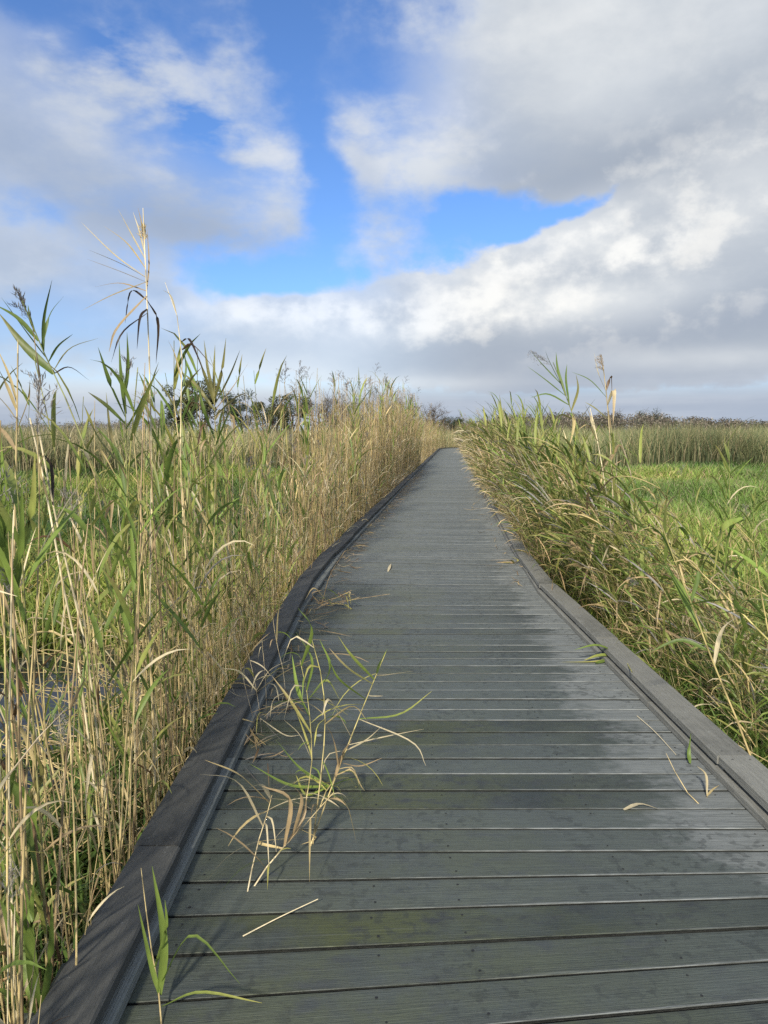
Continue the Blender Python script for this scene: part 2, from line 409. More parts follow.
S_OF_Y = lambda yy: float(np.interp(yy, CEN[:, 1], np.arange(len(CEN)) * DS))

bwk = tag(empty('boardwalk', (0, 0, 0)), 'long dark grey timber boardwalk leading through the reeds', 'boardwalk', kind='structure')
def mesh_uv(name, V, Q, UV, mat, extra=None):
    me = quad_mesh(name, V, Q, None, mat, False)
    ul = me.uv_layers.new(name='UVMap'); li = np.empty(len(me.loops), np.int32); me.loops.foreach_get('vertex_index', li)
    ul.data.foreach_set('uv', np.asarray(UV, np.float32)[li].ravel())
    if extra is not None:
        a = me.attributes.new('plank', 'FLOAT', 'POINT'); a.data.foreach_set('value', np.asarray(extra, np.float32))
    return me
PITCHB, GAP = .150, .012
V, Q, UV, EX = [], [], [], []; nails = MB()
s = .2; n = 0
while s < LEN - .3:
    r = random.random(); dz = random.uniform(-.0022, .0022); e0 = random.uniform(-.012, .012)
    sk = random.uniform(-.0015, .0015)
    prof = [(0, -.032), (0, -.006), (.002, -.002), (.007, 0), (.5, .0006), (.993, 0), (.998, -.002), (1, -.006), (1, -.032)]
    sa, sb = s + GAP / 2, s + PITCHB - GAP / 2
    fan = max(0, 2.6 - cen(s)[1]) * .2
    for o in (-HALF - .10 - fan + e0, HALF + .10 + e0):
        for (t, z) in prof:
            tt = t if t in (0, 1) else (t * .14 / .14)
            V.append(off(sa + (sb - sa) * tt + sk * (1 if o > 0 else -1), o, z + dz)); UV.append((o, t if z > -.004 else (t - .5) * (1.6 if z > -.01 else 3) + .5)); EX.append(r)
    b0 = n; m = len(prof)
    for i in range(m - 1): Q.append((b0 + i, b0 + m + i, b0 + m + i + 1, b0 + i + 1))
    for k in (0, m):                                  # end caps as strips of quads
        for i in range(m // 2 - 1): Q.append((b0 + k + i, b0 + k + i + 1, b0 + k + m - 2 - i, b0 + k + m - 1 - i))
    n += 2 * m
    c = cen(s)
    if .8 < c[1] < 16:
        for o in (-.98, -.42, -.15, .42, .965):
            for t in (.24, .76):
                if random.random() < .9:
                    q = off(s + PITCHB * t, o + random.uniform(-.012, .012), dz + .0016); rr = random.uniform(.0032, .0046)
                    ring = [q + [rr * math.cos(a), rr * math.sin(a), 0] for a in np.arange(8) * math.pi / 4]
                    nails.add(ring, [(0, 1, 2, 3), (0, 3, 4, 7), (4, 5, 6, 7)], (.01, .01, .01))
    s += PITCHB
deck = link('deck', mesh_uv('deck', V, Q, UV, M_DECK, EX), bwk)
link('nail_heads', nails.mesh('nail_heads', M_NAIL, False), bwk)
def koff(s, o, z=0.0):
    c = cen(s)
    return np.array([.378 + o, c[1], z]) if c[1] < 2.6 else off(s, o, z)
def board(name, s0, s1, o0, o1, z0, z1, mat, ch=.004, jit=0.0, shift=0.0):
    ns = 1; V, Q, UV = [], [], []
    sec = [(o0, z0), (o0, z1 - ch), (o0 + ch, z1), (o1 - ch, z1), (o1, z1 - ch), (o1, z0)]
    per = np.concatenate([[0], np.cumsum([math.dist(sec[i], sec[i + 1]) for i in range(5)])])
    w0, w1 = random.uniform(-jit, jit), random.uniform(-jit, jit)
    for i in range(ns + 1):
        ss = s0 + (s1 - s0) * i / ns; w = w0 + (w1 - w0) * i / ns + shift
        for (o, z), pv in zip(sec, per): V.append(koff(ss, o + w, z)); UV.append((ss, pv))
    for i in range(ns):
        for k in range(6): a = i * 6 + k; bq = i * 6 + (k + 1) % 6; Q.append((a, bq, bq + 6, a + 6))
    for e in (0, ns * 6): Q.append((e, e + 1, e + 4, e + 5)); Q.append((e + 1, e + 2, e + 3, e + 4))
    return link(name, mesh_uv(name, V, Q, UV, mat), bwk)
def joints(first, step):
    out = [.9]; q = S_OF_Y(first)
    while q - step > 1.0: q -= step
    while q < LEN - .5: out.append(q); q += step
    return out
screws = MB()
for side, first in ((-1, 2.33), (1, 3.02)):
    js = joints(first, 1.53 if side < 0 else 1.83)
    cap = M_CAP_DARK if side < 0 else M_CAP_GREY
    for a, b_ in zip(js[:-1], js[1:]):
        k_ = 1 if side < 0 else .6; sh = k_ * random.uniform(-.006, .006); zz = .096 + k_ * random.uniform(-.004, .004)
        if side < 0: o0, o1 = -1.208, -1.060
        else: o0, o1 = 1.044, 1.190
        board('cap_board', a + .004, b_ - .004, o0, o1, zz - .038, zz, cap, .006, .003, sh)
        cy_ = cen(a)[1]
        if .5 < cy_ < 14:
            for end in (a + .045, b_ - .045):
                for fr in (.25, .75):
                    q = koff(end, o0 + (o1 - o0) * fr + sh, zz + .0012); rr = .005
                    screws.add([q + [rr * math.cos(t), rr * math.sin(t), 0] for t in np.arange(8) * math.pi / 4], [(0, 1, 2, 3), (0, 3, 4, 7), (4, 5, 6, 7)], (1, 1, 1))
    js2 = joints(first + .8, 2.9)
    for a, b_ in zip(js2[:-1], js2[1:]):
        if side < 0: board('toe_board', a + .002, b_ - .002, -1.170, -1.034, .003, .038, M_TOE_DARK, .005, .002)
        else: board('toe_board', a + .002, b_ - .002, 1.030, 1.130, .003, .036, M_CAP_GREY, .005, .002)
    q = S_OF_Y(.7); c = 0
    while q < S_OF_Y(24 if side > 0 else 16):
        if side < 0: board('spacer_block', q, q + .14, -1.160, -1.075, .0385, .0535, M_TOE_DARK, .003)
        else: board('spacer_block', q, q + .10, 1.058, 1.120, .0365, .0535, M_CAP_GREY, .003)
        q += .58
link('screw_heads', screws.mesh('screw_heads', M_SCREW, False), bwk)
for k in range(14):                                 # piles and joists below the deck
    q = S_OF_Y(.4 + k * 2.4)
    for o in (-1.02, 1.02): board('pile', q, q + .12, o - .06, o + .06, GZ - .3, -.13, M_POST, .004)
    board('crossbeam', q + .125, q + .165, -1.1, 1.1, -.2, -.036, M_POST, .003)

# ------------------------------------------------------------------ reeds
STRAW = np.array([.62, .48, .225]); PALE = np.array([.70, .59, .365]); TAN = np.array([.44, .32, .17]); BROWN = np.array([.15, .09, .045]); DARK = np.array([.045, .03, .02])
GREEN = np.array([.135, .195, .042]); BRIGHT = np.array([.23, .31, .065]); YEL = np.array([.42, .39, .11]); OLIVE = np.array([.25, .23, .075]); GREY = np.array([.33, .30, .26])

def tube(mb, pts, r0, r1, c0, c1, sides=5):
    pts = np.asarray(pts, float); n = len(pts)
    V, C = [], []
    for i in range(n):
        d = nrm(pts[min(i + 1, n - 1)] - pts[max(i - 1, 0)])
        a = nrm(np.cross(d, [.3, 1, .1])); b = np.cross(d, a); t = i / (n - 1); r = r0 + (r1 - r0) * t
        for k in range(sides):
            an = 2 * math.pi * k / sides; V.append(pts[i] + r * (math.cos(an) * a + math.sin(an) * b))
            C.append(np.asarray(c0) * (1 - t) + np.asarray(c1) * t)
    Q = [(i * sides + k, i * sides + (k + 1) % sides, (i + 1) * sides + (k + 1) % sides, (i + 1) * sides + k) for i in range(n - 1) for k in range(sides)]
    mb.add(V, Q, C)
def jointed(pts, spacing):                          # resample a path so that rings sit at the stem's joints
    pts = np.asarray(pts, float); L = np.concatenate([[0], np.cumsum(np.linalg.norm(np.diff(pts, axis=0), axis=1))])
    ts = []; q = 0
    while q < L[-1]: ts += [q]; q += spacing
    ts.append(L[-1]); ts = np.array(ts)
    return np.stack([np.interp(ts, L, pts[:, k]) for k in range(3)], 1)
def smooth_path(pts, n):
    pts = np.asarray(pts, float)
    ext = np.concatenate([[2 * pts[0] - pts[1]], pts, [2 * pts[-1] - pts[-2]]]); out = []
    m = len(pts) - 1
    for i in range(n + 1):
        q = i / n * m; k = min(int(q), m - 1); t = q - k
        p0, p1, p2, p3 = ext[k:k + 4]
        out.append(.5 * ((2 * p1) + (-p0 + p2) * t + (2 * p0 - 5 * p1 + 4 * p2 - p3) * t * t + (-p0 + 3 * p1 - 3 * p2 + p3) * t ** 3))
    return np.array(out)
def stem_rings(mb, pts, r0, r1, c0, c1, spacing=.17, sides=5, rg=None):
    rg = rg or random
    p = jointed(smooth_path(pts, 24), spacing); out, rad, colr = [], [], []
    n = len(p)
    for i in range(n - 1):
        t0 = i / (n - 1); a, b = p[i], p[i + 1]; d = b - a
        base = np.asarray(c0) * (1 - t0) + np.asarray(c1) * t0
        base = base * rg.uniform(.78, 1.15)
        ring = base * .45
        r = r0 + (r1 - r0) * t0
        out += [a, a + d * .06, a + d * .5]; rad += [r * 1.22, r * 1.05, r]; colr += [ring, base, base * rg.uniform(.9, 1.1)]
    out.append(p[-1]); rad.append(r1 * .7); colr.append(np.asarray(c1))
    V, C = [], []
    for i in range(len(out)):
        d = nrm(out[min(i + 1, len(out) - 1)] - out[max(i - 1, 0)]); a = nrm(np.cross(d, [.3, 1, .1])); b = np.cross(d, a)
        for k in range(sides):
            an = 2 * math.pi * k / sides; V.append(out[i] + rad[i] * (math.cos(an) * a + math.sin(an) * b)); C.append(colr[i])
    Q = [(i * sides + k, i * sides + (k + 1) % sides, (i + 1) * sides + (k + 1) % sides, (i + 1) * sides + k) for i in range(len(out) - 1) for k in range(sides)]
    mb.add(V, Q, C)
def blade(mb, pts, w, c0, c1, fold=.25, twist=0.0, roll=None, rg=None, seg=7):
    rg = rg or random
    p = smooth_path(pts, seg); n = len(p); V, C = [], []
    roll = rg.uniform(-.6, .6) if roll is None else roll
    for i in range(n):
        t = i / (n - 1); d = nrm(p[min(i + 1, n - 1)] - p[max(i - 1, 0)])
        up = np.array([0, 0, 1.0])
        if abs(d[2]) > .93: up = np.array([.5, -.8, .2])
        sd_ = nrm(np.cross(d, up)); nn = np.cross(sd_, d); an = roll + twist * t
        s_ = sd_ * math.cos(an) + nn * math.sin(an); nn2 = np.cross(s_, d)
        wd = w * (min(1, .45 + 2.2 * t) if t < .25 else (1 - ((t - .25) / .75) ** 1.7)) * .5 + .0004
        V += [p[i] - s_ * wd, p[i] + nn2 * (-fold * wd), p[i] + s_ * wd]
        cc = np.asarray(c0) * (1 - t ** 1.5) + np.asarray(c1) * t ** 1.5
        C += [cc, cc * 1.08, cc]
    Q = []
    for i in range(n - 1):
        a = i * 3; Q += [(a, a + 1, a + 4, a + 3), (a + 1, a + 2, a + 5, a + 4)]
    mb.add(V, Q, C)
def leaf_curve(p0, d0, L, droop, n=6, kink=None, rg=None):
    d = np.array(d0, float); pts = [np.array(p0, float)]
    for i in range(n):
        d = nrm(d + np.array([0, 0, -droop / n * (.4 + 1.6 * i / n)]))
        if kink is not None and i == kink: d = nrm(d + np.array([0, 0, -1.8]))
        pts.append(pts[-1] + d * L / n)
    return pts
def plume(mb, p, d, L, col, rg, full=1.0, side=None):
    d = nrm(np.asarray(d, float)); side = np.array([-1, .2, 0]) if side is None else side
    nb = int(26 * full)
    for i in range(nb):
        t = i / nb; a = p + d * L * (t * .85)
        out = nrm(nrm(np.array([rg.uniform(-1, 1), rg.uniform(-1, 1), rg.uniform(-.2, .3)])) * .6 + side * .35 + d * (.8 + .3 * t))
        l = L * (.55 - .3 * t) * rg.uniform(.7, 1.2)
        pts = leaf_curve(a, out, l, .9, 4)
        blade(mb, pts, .0016, col, col, 0, 0, rg=rg, seg=4)
        for k in range(1, 5):
            for _ in range(3):
                q = pts[k] + np.array([rg.uniform(-.006, .006) for _ in range(3)])
                dd = nrm(out + np.array([rg.uniform(-.7, .7) for _ in range(3)]))
                blade(mb, [q, q + dd * .010, q + dd * .021], .0028, np.asarray(col) * rg.uniform(.7, 1.25), np.asarray(col), 0, 0, rg=rg, seg=2)

def reed_template(kind, seed, lod=0):
    rg = random.Random(seed)
    st, fo, pl = MB(), MB(), MB()
    seg = 6 if lod == 0 else 4; sides = 5 if lod == 0 else 3
    H = {'dry': rg.uniform(1.9, 2.5), 'mixed': rg.uniform(1.9, 2.5), 'leaning': rg.uniform(1.9, 2.6), 'low': rg.uniform(1.2, 1.6), 'leandry': rg.uniform(1.7, 2.3)}[kind]
    lean = kind in ('leaning', 'leandry')
    a0 = rg.uniform(.15, .45) if lean else rg.uniform(-.07, .07)
    a1 = a0 + (rg.uniform(.1, .55) if lean else rg.uniform(-.05, .22))
    az = rg.uniform(-.5, .5) if lean else rg.uniform(0, 6.28)
    hd = np.array([-math.cos(az), -math.sin(az), 0])          # leans to -x
    pts = [np.zeros(3)]; n = 10
    for i in range(n):
        an = a0 + (a1 - a0) * (i / n) ** 1.3
        pts.append(pts[-1] + (hd * math.sin(an) + np.array([0, 0, math.cos(an)])) * H / n + np.array([rg.uniform(-.006, .006), rg.uniform(-.006, .006), 0]))
    pts = np.array(pts)
    dry = kind in ('dry', 'leandry')
    c0 = (STRAW if rg.random() < .6 else PALE if rg.random() < .5 else TAN) * rg.uniform(.8, 1.1); c1 = c0 if dry else GREEN * .5 + YEL * .5
    r0 = rg.uniform(.0042, .0064)
    if lod == 0: stem_rings(st, pts, r0, .0016, c0, c1, .19, sides, rg)
    else: tube(st, smooth_path(pts, 6), r0 * 1.1, .002, c0, c1, sides)
    p = smooth_path(pts, 40)
    nl = {'dry': rg.randint(1, 5), 'mixed': rg.randint(9, 13), 'leaning': rg.randint(10, 14), 'low': rg.randint(9, 12), 'leandry': rg.randint(2, 6)}[kind]
    lo = {'dry': .25, 'mixed': .38, 'leaning': .3, 'low': .25, 'leandry': .3}[kind]
    phi = rg.uniform(0, 6.28)
    for i in range(nl):
        t = lo + (1 - lo) * (i + rg.uniform(-.3, .3)) / nl; t = min(.995, max(.1, t)); k = min(39, int(t * 40))
        q = p[k]; d = nrm(p[min(k + 1, 40)] - p[k])
        phi += math.pi + rg.uniform(-.6, .6)
        out = np.array([math.cos(phi), math.sin(phi), 0]) + np.array([-.75, -.25, 0])
        an = rg.uniform(.35, .8) * (1.15 - .45 * t)
        d0 = nrm(d * math.cos(an) + nrm(out) * math.sin(an))
        isdry = dry or rg.random() < (.45 - .4 * t if kind == 'mixed' else .36)
        L = rg.uniform(.22, .42) * (1.1 - .25 * abs(t - .6)) * (.85 if dry else 1.1)
        w = rg.uniform(.012, .022) * (.7 if isdry else 1.1) * (1.3 if kind == 'mixed' and not isdry else 1)
        if lean: w *= 1.6; L *= 1.3
        if isdry:
            ca = [STRAW, PALE, TAN, BROWN, GREY][rg.choices(range(5), (5, 3, 3, .5, .5))[0]] * rg.uniform(.8, 1.15)
            blade(fo, leaf_curve(q, d0, L, rg.uniform(.1, 1.5) if lean else rg.uniform(.3, 2.2), 6, rg.choice([None] * 7 + [2, 1]), rg), w, ca, ca * rg.uniform(.6, 1.1), .5, rg.uniform(-2.2, 2.2), rg=rg, seg=seg)
        else:
            g = GREEN * (1 - (b := rg.random())) + BRIGHT * b
            if rg.random() < .25: g = g * .5 + YEL * .5
            tip = YEL * .6 + TAN * .4 if rg.random() < .5 else g
            blade(fo, leaf_curve(q, d0, L, rg.uniform(.2, 1.5), 6), w, g, tip, .35, rg.uniform(-.5, .5), rg=rg, seg=seg)
    if rg.random() < {'dry': .06, 'mixed': .12, 'leaning': .15, 'low': 0, 'leandry': .12}[kind]:
        plume(pl, p[-1] - (p[-1] - p[-3]) * .3, p[-1] - p[-4] + hd * .02, rg.uniform(.14, .22), [GREY, TAN, GREY * .7][rg.randint(0, 2)], rg, .7 if lod == 0 else .35)
    return st, fo, pl

KINDS = {'dry': 16, 'mixed': 12, 'leaning': 12, 'low': 6, 'leandry': 10}
PROTO, LOW, TIP = {}, {}, {}
for ki, (k, n_) in enumerate(KINDS.items()):
    PROTO[k] = []; LOW[k] = []
    for i in range(n_):
        st, fo, pl = reed_template(k, 1000 * ki + i)
        vv = np.concatenate([m_.arr()[0] for m_ in (st, fo)]); TIP.setdefault(k, []).append((vv[:, 0].min(), st.arr()[0][-1].copy()))
        PROTO[k].append((st.mesh('stalk', M_STEM), fo.mesh('foliage', M_LEAF), None if pl.empty() else pl.mesh('plume', M_PLUME)))
        a = MB()
        for m_ in reed_template(k, 1000 * ki + i, 1):
            if not m_.empty(): a.add(*m_.arr())
        LOW[k].append(a.arr())

def edge_l(y): c = off(S_OF_Y(y), -1.215); return c[0]
def edge_r(y): c = off(S_OF_Y(y), 1.195); return c[0]
SPOTS = []       # x, y, z, kind, scale, rot, tilt
def reed_spot(x, y, kind, sc, rot):
    right = x > off(S_OF_Y(y), 0)[0]
    v = random.randrange(KINDS[kind]); tx, ty = random.gauss(0, .05), random.gauss(0, .05)
    if right and kind != 'mixed': ty -= float(np.interp(y, [2, 5, 9], [.40, .26, .05])) * random.uniform(.5, 1.2)
    M = np.array(mathutils.Euler((tx, ty, 0)).to_matrix()) @ np.array(mathutils.Euler((0, 0, rot)).to_matrix())
    if right:                                        # how far over the kerb a reed may hang
        vv = M @ TIP[kind][v][1]; tipx, tipy = x + vv[0] * sc, y + vv[1] * sc
        if tipx < edge_r(max(.5, tipy)) - float(np.interp(y, [2, 4.2, 6, 10, 30], [-.12, .0, .18, .42, .8])): return
    SPOTS.append((x, y, GZ - .03, kind, sc, rot, v, M))
# left stand: a dense wall against the kerb, thinning outwards
def left_stand(y0, y1, per_m, wide, hs):
    for _ in range(int((y1 - y0) * per_m)):
        y = random.uniform(y0, y1); dx = min(random.expovariate(1 / (wide * .36)), wide) + .03
        x = edge_l(y) - dx
        kind = 'dry' if random.random() < (.92 if y > 9 else .90 if dx < .6 else .62) else ('mixed' if random.random() < .8 else 'low')
        k = random.uniform(.74, 1.1)
        if y < 7.5 and kind == 'dry' and random.random() < .6: k = random.uniform(.38, .66)      # many broken short canes near the viewer
        reed_spot(x, y, kind, hs(y) * k, random.uniform(0, 6.28))
def hs_left(y): return float(np.interp(y, [0, 2, 4, 7, 12, 18, 30, 80], [.80, .84, .88, .97, 1.12, 1.34, 1.34, 1.4]))
left_stand(.9, 2.6, 66, .6, hs_left); left_stand(2.6, 6, 76, .62, hs_left); left_stand(6, 14, 38, .55, hs_left); left_stand(14, 34, 55, 1.2, hs_left); left_stand(1.2, 9, 5, 2.2, hs_left); left_stand(34, 88, 22, 2.2, hs_left)
for (yy, dx, sc_) in ((2.9, .35, .98), (3.3, .7, .95), (3.7, .25, 1.0), (4.1, .9, 1.0), (4.4, .45, .97), (4.9, .2, .98), (5.2, 1.1, 1.1), (5.6, .6, 1.08), (6.1, .3, 1.05), (6.8, .9, 1.12), (7.5, .4, 1.1), (8.4, .7, 1.12), (9.2, .3, 1.12), (3.1, .9, 1.0), (2.4, .5, .9), (4.0, .10, .93), (4.3, .16, .97), (4.7, .12, .95), (3.5, .2, 1.0), (5.0, .5, 1.1), (2.7, .25, .92), (3.2, .15, .7), (2.5, .2, .6), (3.8, .4, .72), (2.2, .25, .55)):
    reed_spot(edge_l(yy) - dx, yy, 'mixed', sc_, random.uniform(0, 6.28))
def right_stand(y0, y1, per_m, wide, hs, kinds):
    for _ in range(int((y1 - y0) * per_m)):
        y = random.uniform(y0, y1); dx = random.uniform(0, 1) ** 1.3 * wide + float(np.interp(y, [3, 6, 10], [.42, .30, .12]))
        reed_spot(edge_r(y) + dx, y, random.choices(('leaning', 'leandry', 'low', 'mixed'), np.array(kinds) * ((.55, 1.9, .6, .6) if dx < .35 * wide + .1 else (1.2, .6, 1, 1)))[0], hs(y) * random.uniform(.7, 1.1), random.uniform(-.9, .9))
def hs_right(y): return float(np.interp(y, [0, 3, 4.5, 6, 9, 14, 20, 80], [.60, .66, .74, .82, .92, 1.00, 1.16, 1.32]))
right_stand(2.2, 4.6, 95, .7, hs_right, (8, 5, 2, 0)); right_stand(4.6, 9, 105, .95, hs_right, (9, 4, 2, .6)); right_stand(9, 22, 58, 1.1, hs_right, (6, 4, 1, 1.2)); right_stand(22, 88, 24, 2.4, hs_right, (5, 5, 0, 2))
for _ in range(46):
    yy = random.uniform(3.6, 15); reed_spot(edge_r(yy) + random.uniform(.7, 2.4), yy, random.choice(['leandry', 'leaning', 'leandry', 'mixed', 'low']), random.uniform(.45, .72), random.uniform(-.9, .9))
SPOTS = [s_ for s_ in SPOTS if not (s_[0] < 0 and in_pool(s_[0], s_[1], .9))]

def in_view(x, y):
    if y < .8: return False
    u = 384 + F * x / y; return -40 < u < 808
N_THINGS = 268
order = sorted(range(len(SPOTS)), key=lambda i: math.hypot(SPOTS[i][0], SPOTS[i][1]) + (0 if in_view(*SPOTS[i][:2]) else 1e6))
nl = [i for i in order if SPOTS[i][0] < 0][:150]; nr = [i for i in order if SPOTS[i][0] > 0][:N_THINGS - 150]
things = set(nl + nr)
LAB = {
    ('L', 'dry'): ('dry straw-coloured reed standing upright in the stand against the left kerb', 'dry reeds close by the left kerb'),
    ('L', 'mixed'): ('upright reed with green upper leaves in the stand left of the boardwalk', 'green-topped reeds left of the boardwalk'),
    ('L', 'low'): ('short leafy green reed low in the stand left of the boardwalk', 'short green reeds left of the boardwalk'),
    ('R', 'leaning'): ('leafy green reed leaning towards the boardwalk over the right kerb', 'green leaning reeds along the right kerb'),
    ('R', 'leandry'): ('dry straw reed slumped towards the boardwalk beside the right kerb', 'dry slumped reeds along the right kerb'),
    ('R', 'low'): ('short leafy green reed growing low beside the right kerb', 'short green reeds along the right kerb'),
    ('R', 'mixed'): ('upright green-topped reed standing among the leaning reeds right of the boardwalk', 'upright reeds right of the boardwalk'),
}
mass = MB(); used = {}
for i, (x, y, z, kind, sc, rot, v, M) in enumerate(SPOTS):
    if i in things:
        lab, grp = LAB['L' if x < 0 else 'R', kind]
        r_ = tag(empty('reed', (x, y, z)), lab, 'reed', grp); r_.rotation_euler = mathutils.Matrix(M.tolist()).to_euler(); r_.scale = (sc, sc, sc)
        for nm, me in zip(('stalk', 'foliage', 'plume'), PROTO[kind][v]):
            if me: link(nm, me, r_)
    else:
        Vv, Qv, Cv = LOW[kind][v]
        tone = random.uniform(.78, 1.18); tint = np.array([random.uniform(.93, 1.07), 1, random.uniform(.9, 1.1)])
        mass.add(Vv @ M.T * sc + [x, y, z], Qv, Cv * tone * tint)
tag(link('reeds', mass.mesh('reeds', M_MASS)), 'dense golden and green reeds lining both sides of the boardwalk into the distance', 'reeds', kind='stuff')

# ------------------------------------------------------------------ single reeds that stand out
def snap(path, p):                                  # a leaf springs from the nearest place on its stem
    i = int(np.argmin(np.linalg.norm(path - p, axis=1))); return path[i] if np.linalg.norm(path[i] - p) < .16 else p
def hero(label, d, stem, leaves, c0=STRAW, c1=None, r0=.005, r1=.0016, pl=None, group=None, name='reed', cat='reed', root=None):
    """stem: points seen ahead at about d metres; leaves: (from, over, tip, width, colour, tip colour)"""
    rg = random.Random(label)
    if root is None: root = P(*stem[0], d)
    root = np.array(root, float); t = tag(empty(name, tuple(root)), label, cat, group)
    pts = [P(x, y, d + (0 if i == 0 else rg.uniform(-.03, .03))) for i, (x, y) in enumerate(stem)]
    pts[0] = root
    m = MB(); stem_rings(m, np.array(pts) - root, r0, r1, c0, c0 if c1 is None else c1, .2, 6, rg); link('stalk', m.mesh('stalk', M_STEM), t)
    f = MB()
    pth = smooth_path(pts, 120)
    for (a, b, c, w, ca, *cb) in leaves:
        k = rg.uniform(-.16, .16)
        L = [snap(pth, P(*a, d)), P(*b, d + k * .6), P(*c, d + k)]
        blade(f, np.array(L) - root, w, ca, cb[0] if cb else ca, .4, rg.uniform(-.8, .8), rg.uniform(-.5, .9), rg, 9)
    if leaves: link('foliage', f.mesh('foliage', M_LEAF), t)
    if pl:
        a, b, L, col, full = pl
        q = MB(); pa, pb = P(*a, d), P(*b, d); plume(q, pa - root, pb - pa, L, col, rg, full, side=nrm(np.array([-.6, 0, .1])))
        link('plume', q.mesh('plume', M_PLUME), t)
    return t
def on_ground(x, y): return G(x, y, GZ - .03)
hero('tallest dry reed with fanned pale top leaves and dark drooping leaves against the sky', 3.6,
     [(120, 830), (134, 737), (147, 656), (152, 531), (150, 387), (147, 300), (143, 208)],
     [((145, 277), (115, 255), (81, 222), .010, PALE), ((144, 262), (132, 235), (118, 209), .008, PALE), ((145, 280), (122, 264), (89, 250), .010, STRAW),
      ((146, 285), (122, 272), (87, 259), .009, GREY), ((146, 294), (120, 283), (94, 287), .009, TAN), ((140, 283), (112, 295), (81, 311), .014, STRAW * .7),
      ((144, 255), (139, 230), (133, 212), .007, PALE), ((145, 250), (142, 225), (138, 200 + 8), .006, TAN), ((145, 268), (127, 243), (104, 226), .008, STRAW),
      ((147, 290), (149, 262), (147, 228), .008, TAN), ((142, 300), (131, 291), (125, 323), .013, DARK), ((144, 308), (140, 318), (137, 349), .013, DARK),
      ((140, 314), (122, 333), (111, 363), .014, DARK), ((149, 299), (158, 322), (156, 364), .016, DARK, BROWN), ((140, 295), (117, 328), (109, 352), .014, TAN),
      ((155, 562), (166, 556), (178, 540), .022, GREEN), ((154, 584), (190, 571), (224, 543), .020, GREEN), ((154, 634), (190, 618), (218, 594), .020, GREEN, BRIGHT),
      ((146, 545), (158, 520), (176, 500), .022, GREEN), ((201, 556), (196, 588), (185, 613), .016, OLIVE, GREEN)],
     STRAW * 1.1, PALE, .0062, .0022, pl=((145, 240), (143, 212), .07, STRAW, .3))
hero('green reed bending left with a wide leaf and a small grey seed head', 3.0,
     [(150, 860), (128, 620), (108, 510), (92, 465), (74, 417), (53, 372), (36, 335), (22, 300)],
     [((53, 372), (24, 345), (-2, 312), .034, GREEN, OLIVE), ((46, 356), (22, 325), (1, 297), .022, GREEN), ((40, 340), (18, 318), (-6, 304), .018, GREEN),
      ((44, 350), (44, 318), (52, 280), .014, GREEN * .8), ((42, 345), (50, 314), (64, 296), .012, GREEN), ((50, 360), (58, 346), (73, 334), .016, GREEN),
      ((53, 370), (70, 348), (99, 338), .016, OLIVE), ((54, 371), (70, 367), (90, 381), .014, DARK), ((36, 333), (30, 318), (28, 305), .012, GREEN)],
     STRAW, GREEN, .005, .0018, pl=((30, 322), (18, 294), .13, GREY * .6, .45))
hero('upright green reed with stiff pointed leaves left of the tallest reed', 3.4,
     [(150, 850), (134, 660), (128, 560), (127, 480), (126, 420), (124, 375)],
     [((125, 418), (111, 385), (98, 347), .024, GREEN), ((126, 415), (121, 375), (119, 340), .020, GREEN), ((127, 395), (128, 365), (127, 332), .018, BRIGHT * .8),
      ((125, 425), (106, 405), (88, 392), .022, GREEN, OLIVE), ((126, 430), (138, 408), (146, 388), .014, GREEN), ((126, 470), (100, 440), (84, 405), .028, OLIVE, YEL),
      ((127, 480), (112, 440), (106, 392), .022, TAN, YEL), ((127, 500), (118, 455), (95, 425), .026, GREEN)],
     STRAW, GREEN, .0045, .0018, pl=((125, 385), (130, 345), .13, GREY * .6, .4))
hero('slim straw reed with a bare whip tip and dark bent leaf near the tallest reed', 3.5,
     [(192, 770), (189, 640), (186, 560), (181, 480), (181, 400), (182, 345), (175, 308), (165, 282)],
     [((182, 342), (190, 340), (204, 372), .014, DARK), ((182, 350), (193, 345), (214, 368), .012, BROWN), ((181, 380), (175, 355), (168, 340), .010, STRAW),
      ((181, 420), (168, 395), (150, 372), .016, OLIVE), ((176, 312), (171, 296), (163, 290), .006, PALE), ((182, 390), (186, 370), (184, 350), .01, GREEN)],
     STRAW, PALE, .0045, .0014)
hero('bushy olive reed top with many spread leaves in front of the dark left tree', 4.2,
     [(222, 720), (219, 600), (217, 500), (215, 420), (214, 375)],
     [((215, 405), (203, 370), (192, 342), .02, OLIVE), ((215, 400), (208, 370), (204, 340), .018, OLIVE), ((214, 395), (214, 370), (215, 345), .018, YEL * .6), ((215, 400), (222, 370), (226, 338), .018, OLIVE),
      ((215, 405), (230, 375), (240, 350), .02, OLIVE), ((215, 410), (232, 388), (249, 362), .016, TAN), ((215, 410), (196, 385), (182, 372), .018, OLIVE), ((215, 415), (235, 398), (247, 393), .018, OLIVE, TAN),
      ((215, 420), (194, 402), (186, 415), .02, BROWN), ((216, 425), (232, 415), (235, 450), .02, TAN), ((216, 420), (222, 410), (226, 440), .022, STRAW), ((215, 430), (203, 425), (196, 455), .02, BROWN),
      ((216, 440), (204, 410), (198, 385), .024, GREEN), ((216, 445), (228, 415), (238, 400), .022, GREEN), ((216, 460), (205, 440), (195, 470), .018, TAN)],
     STRAW, OLIVE, .0045, .002)
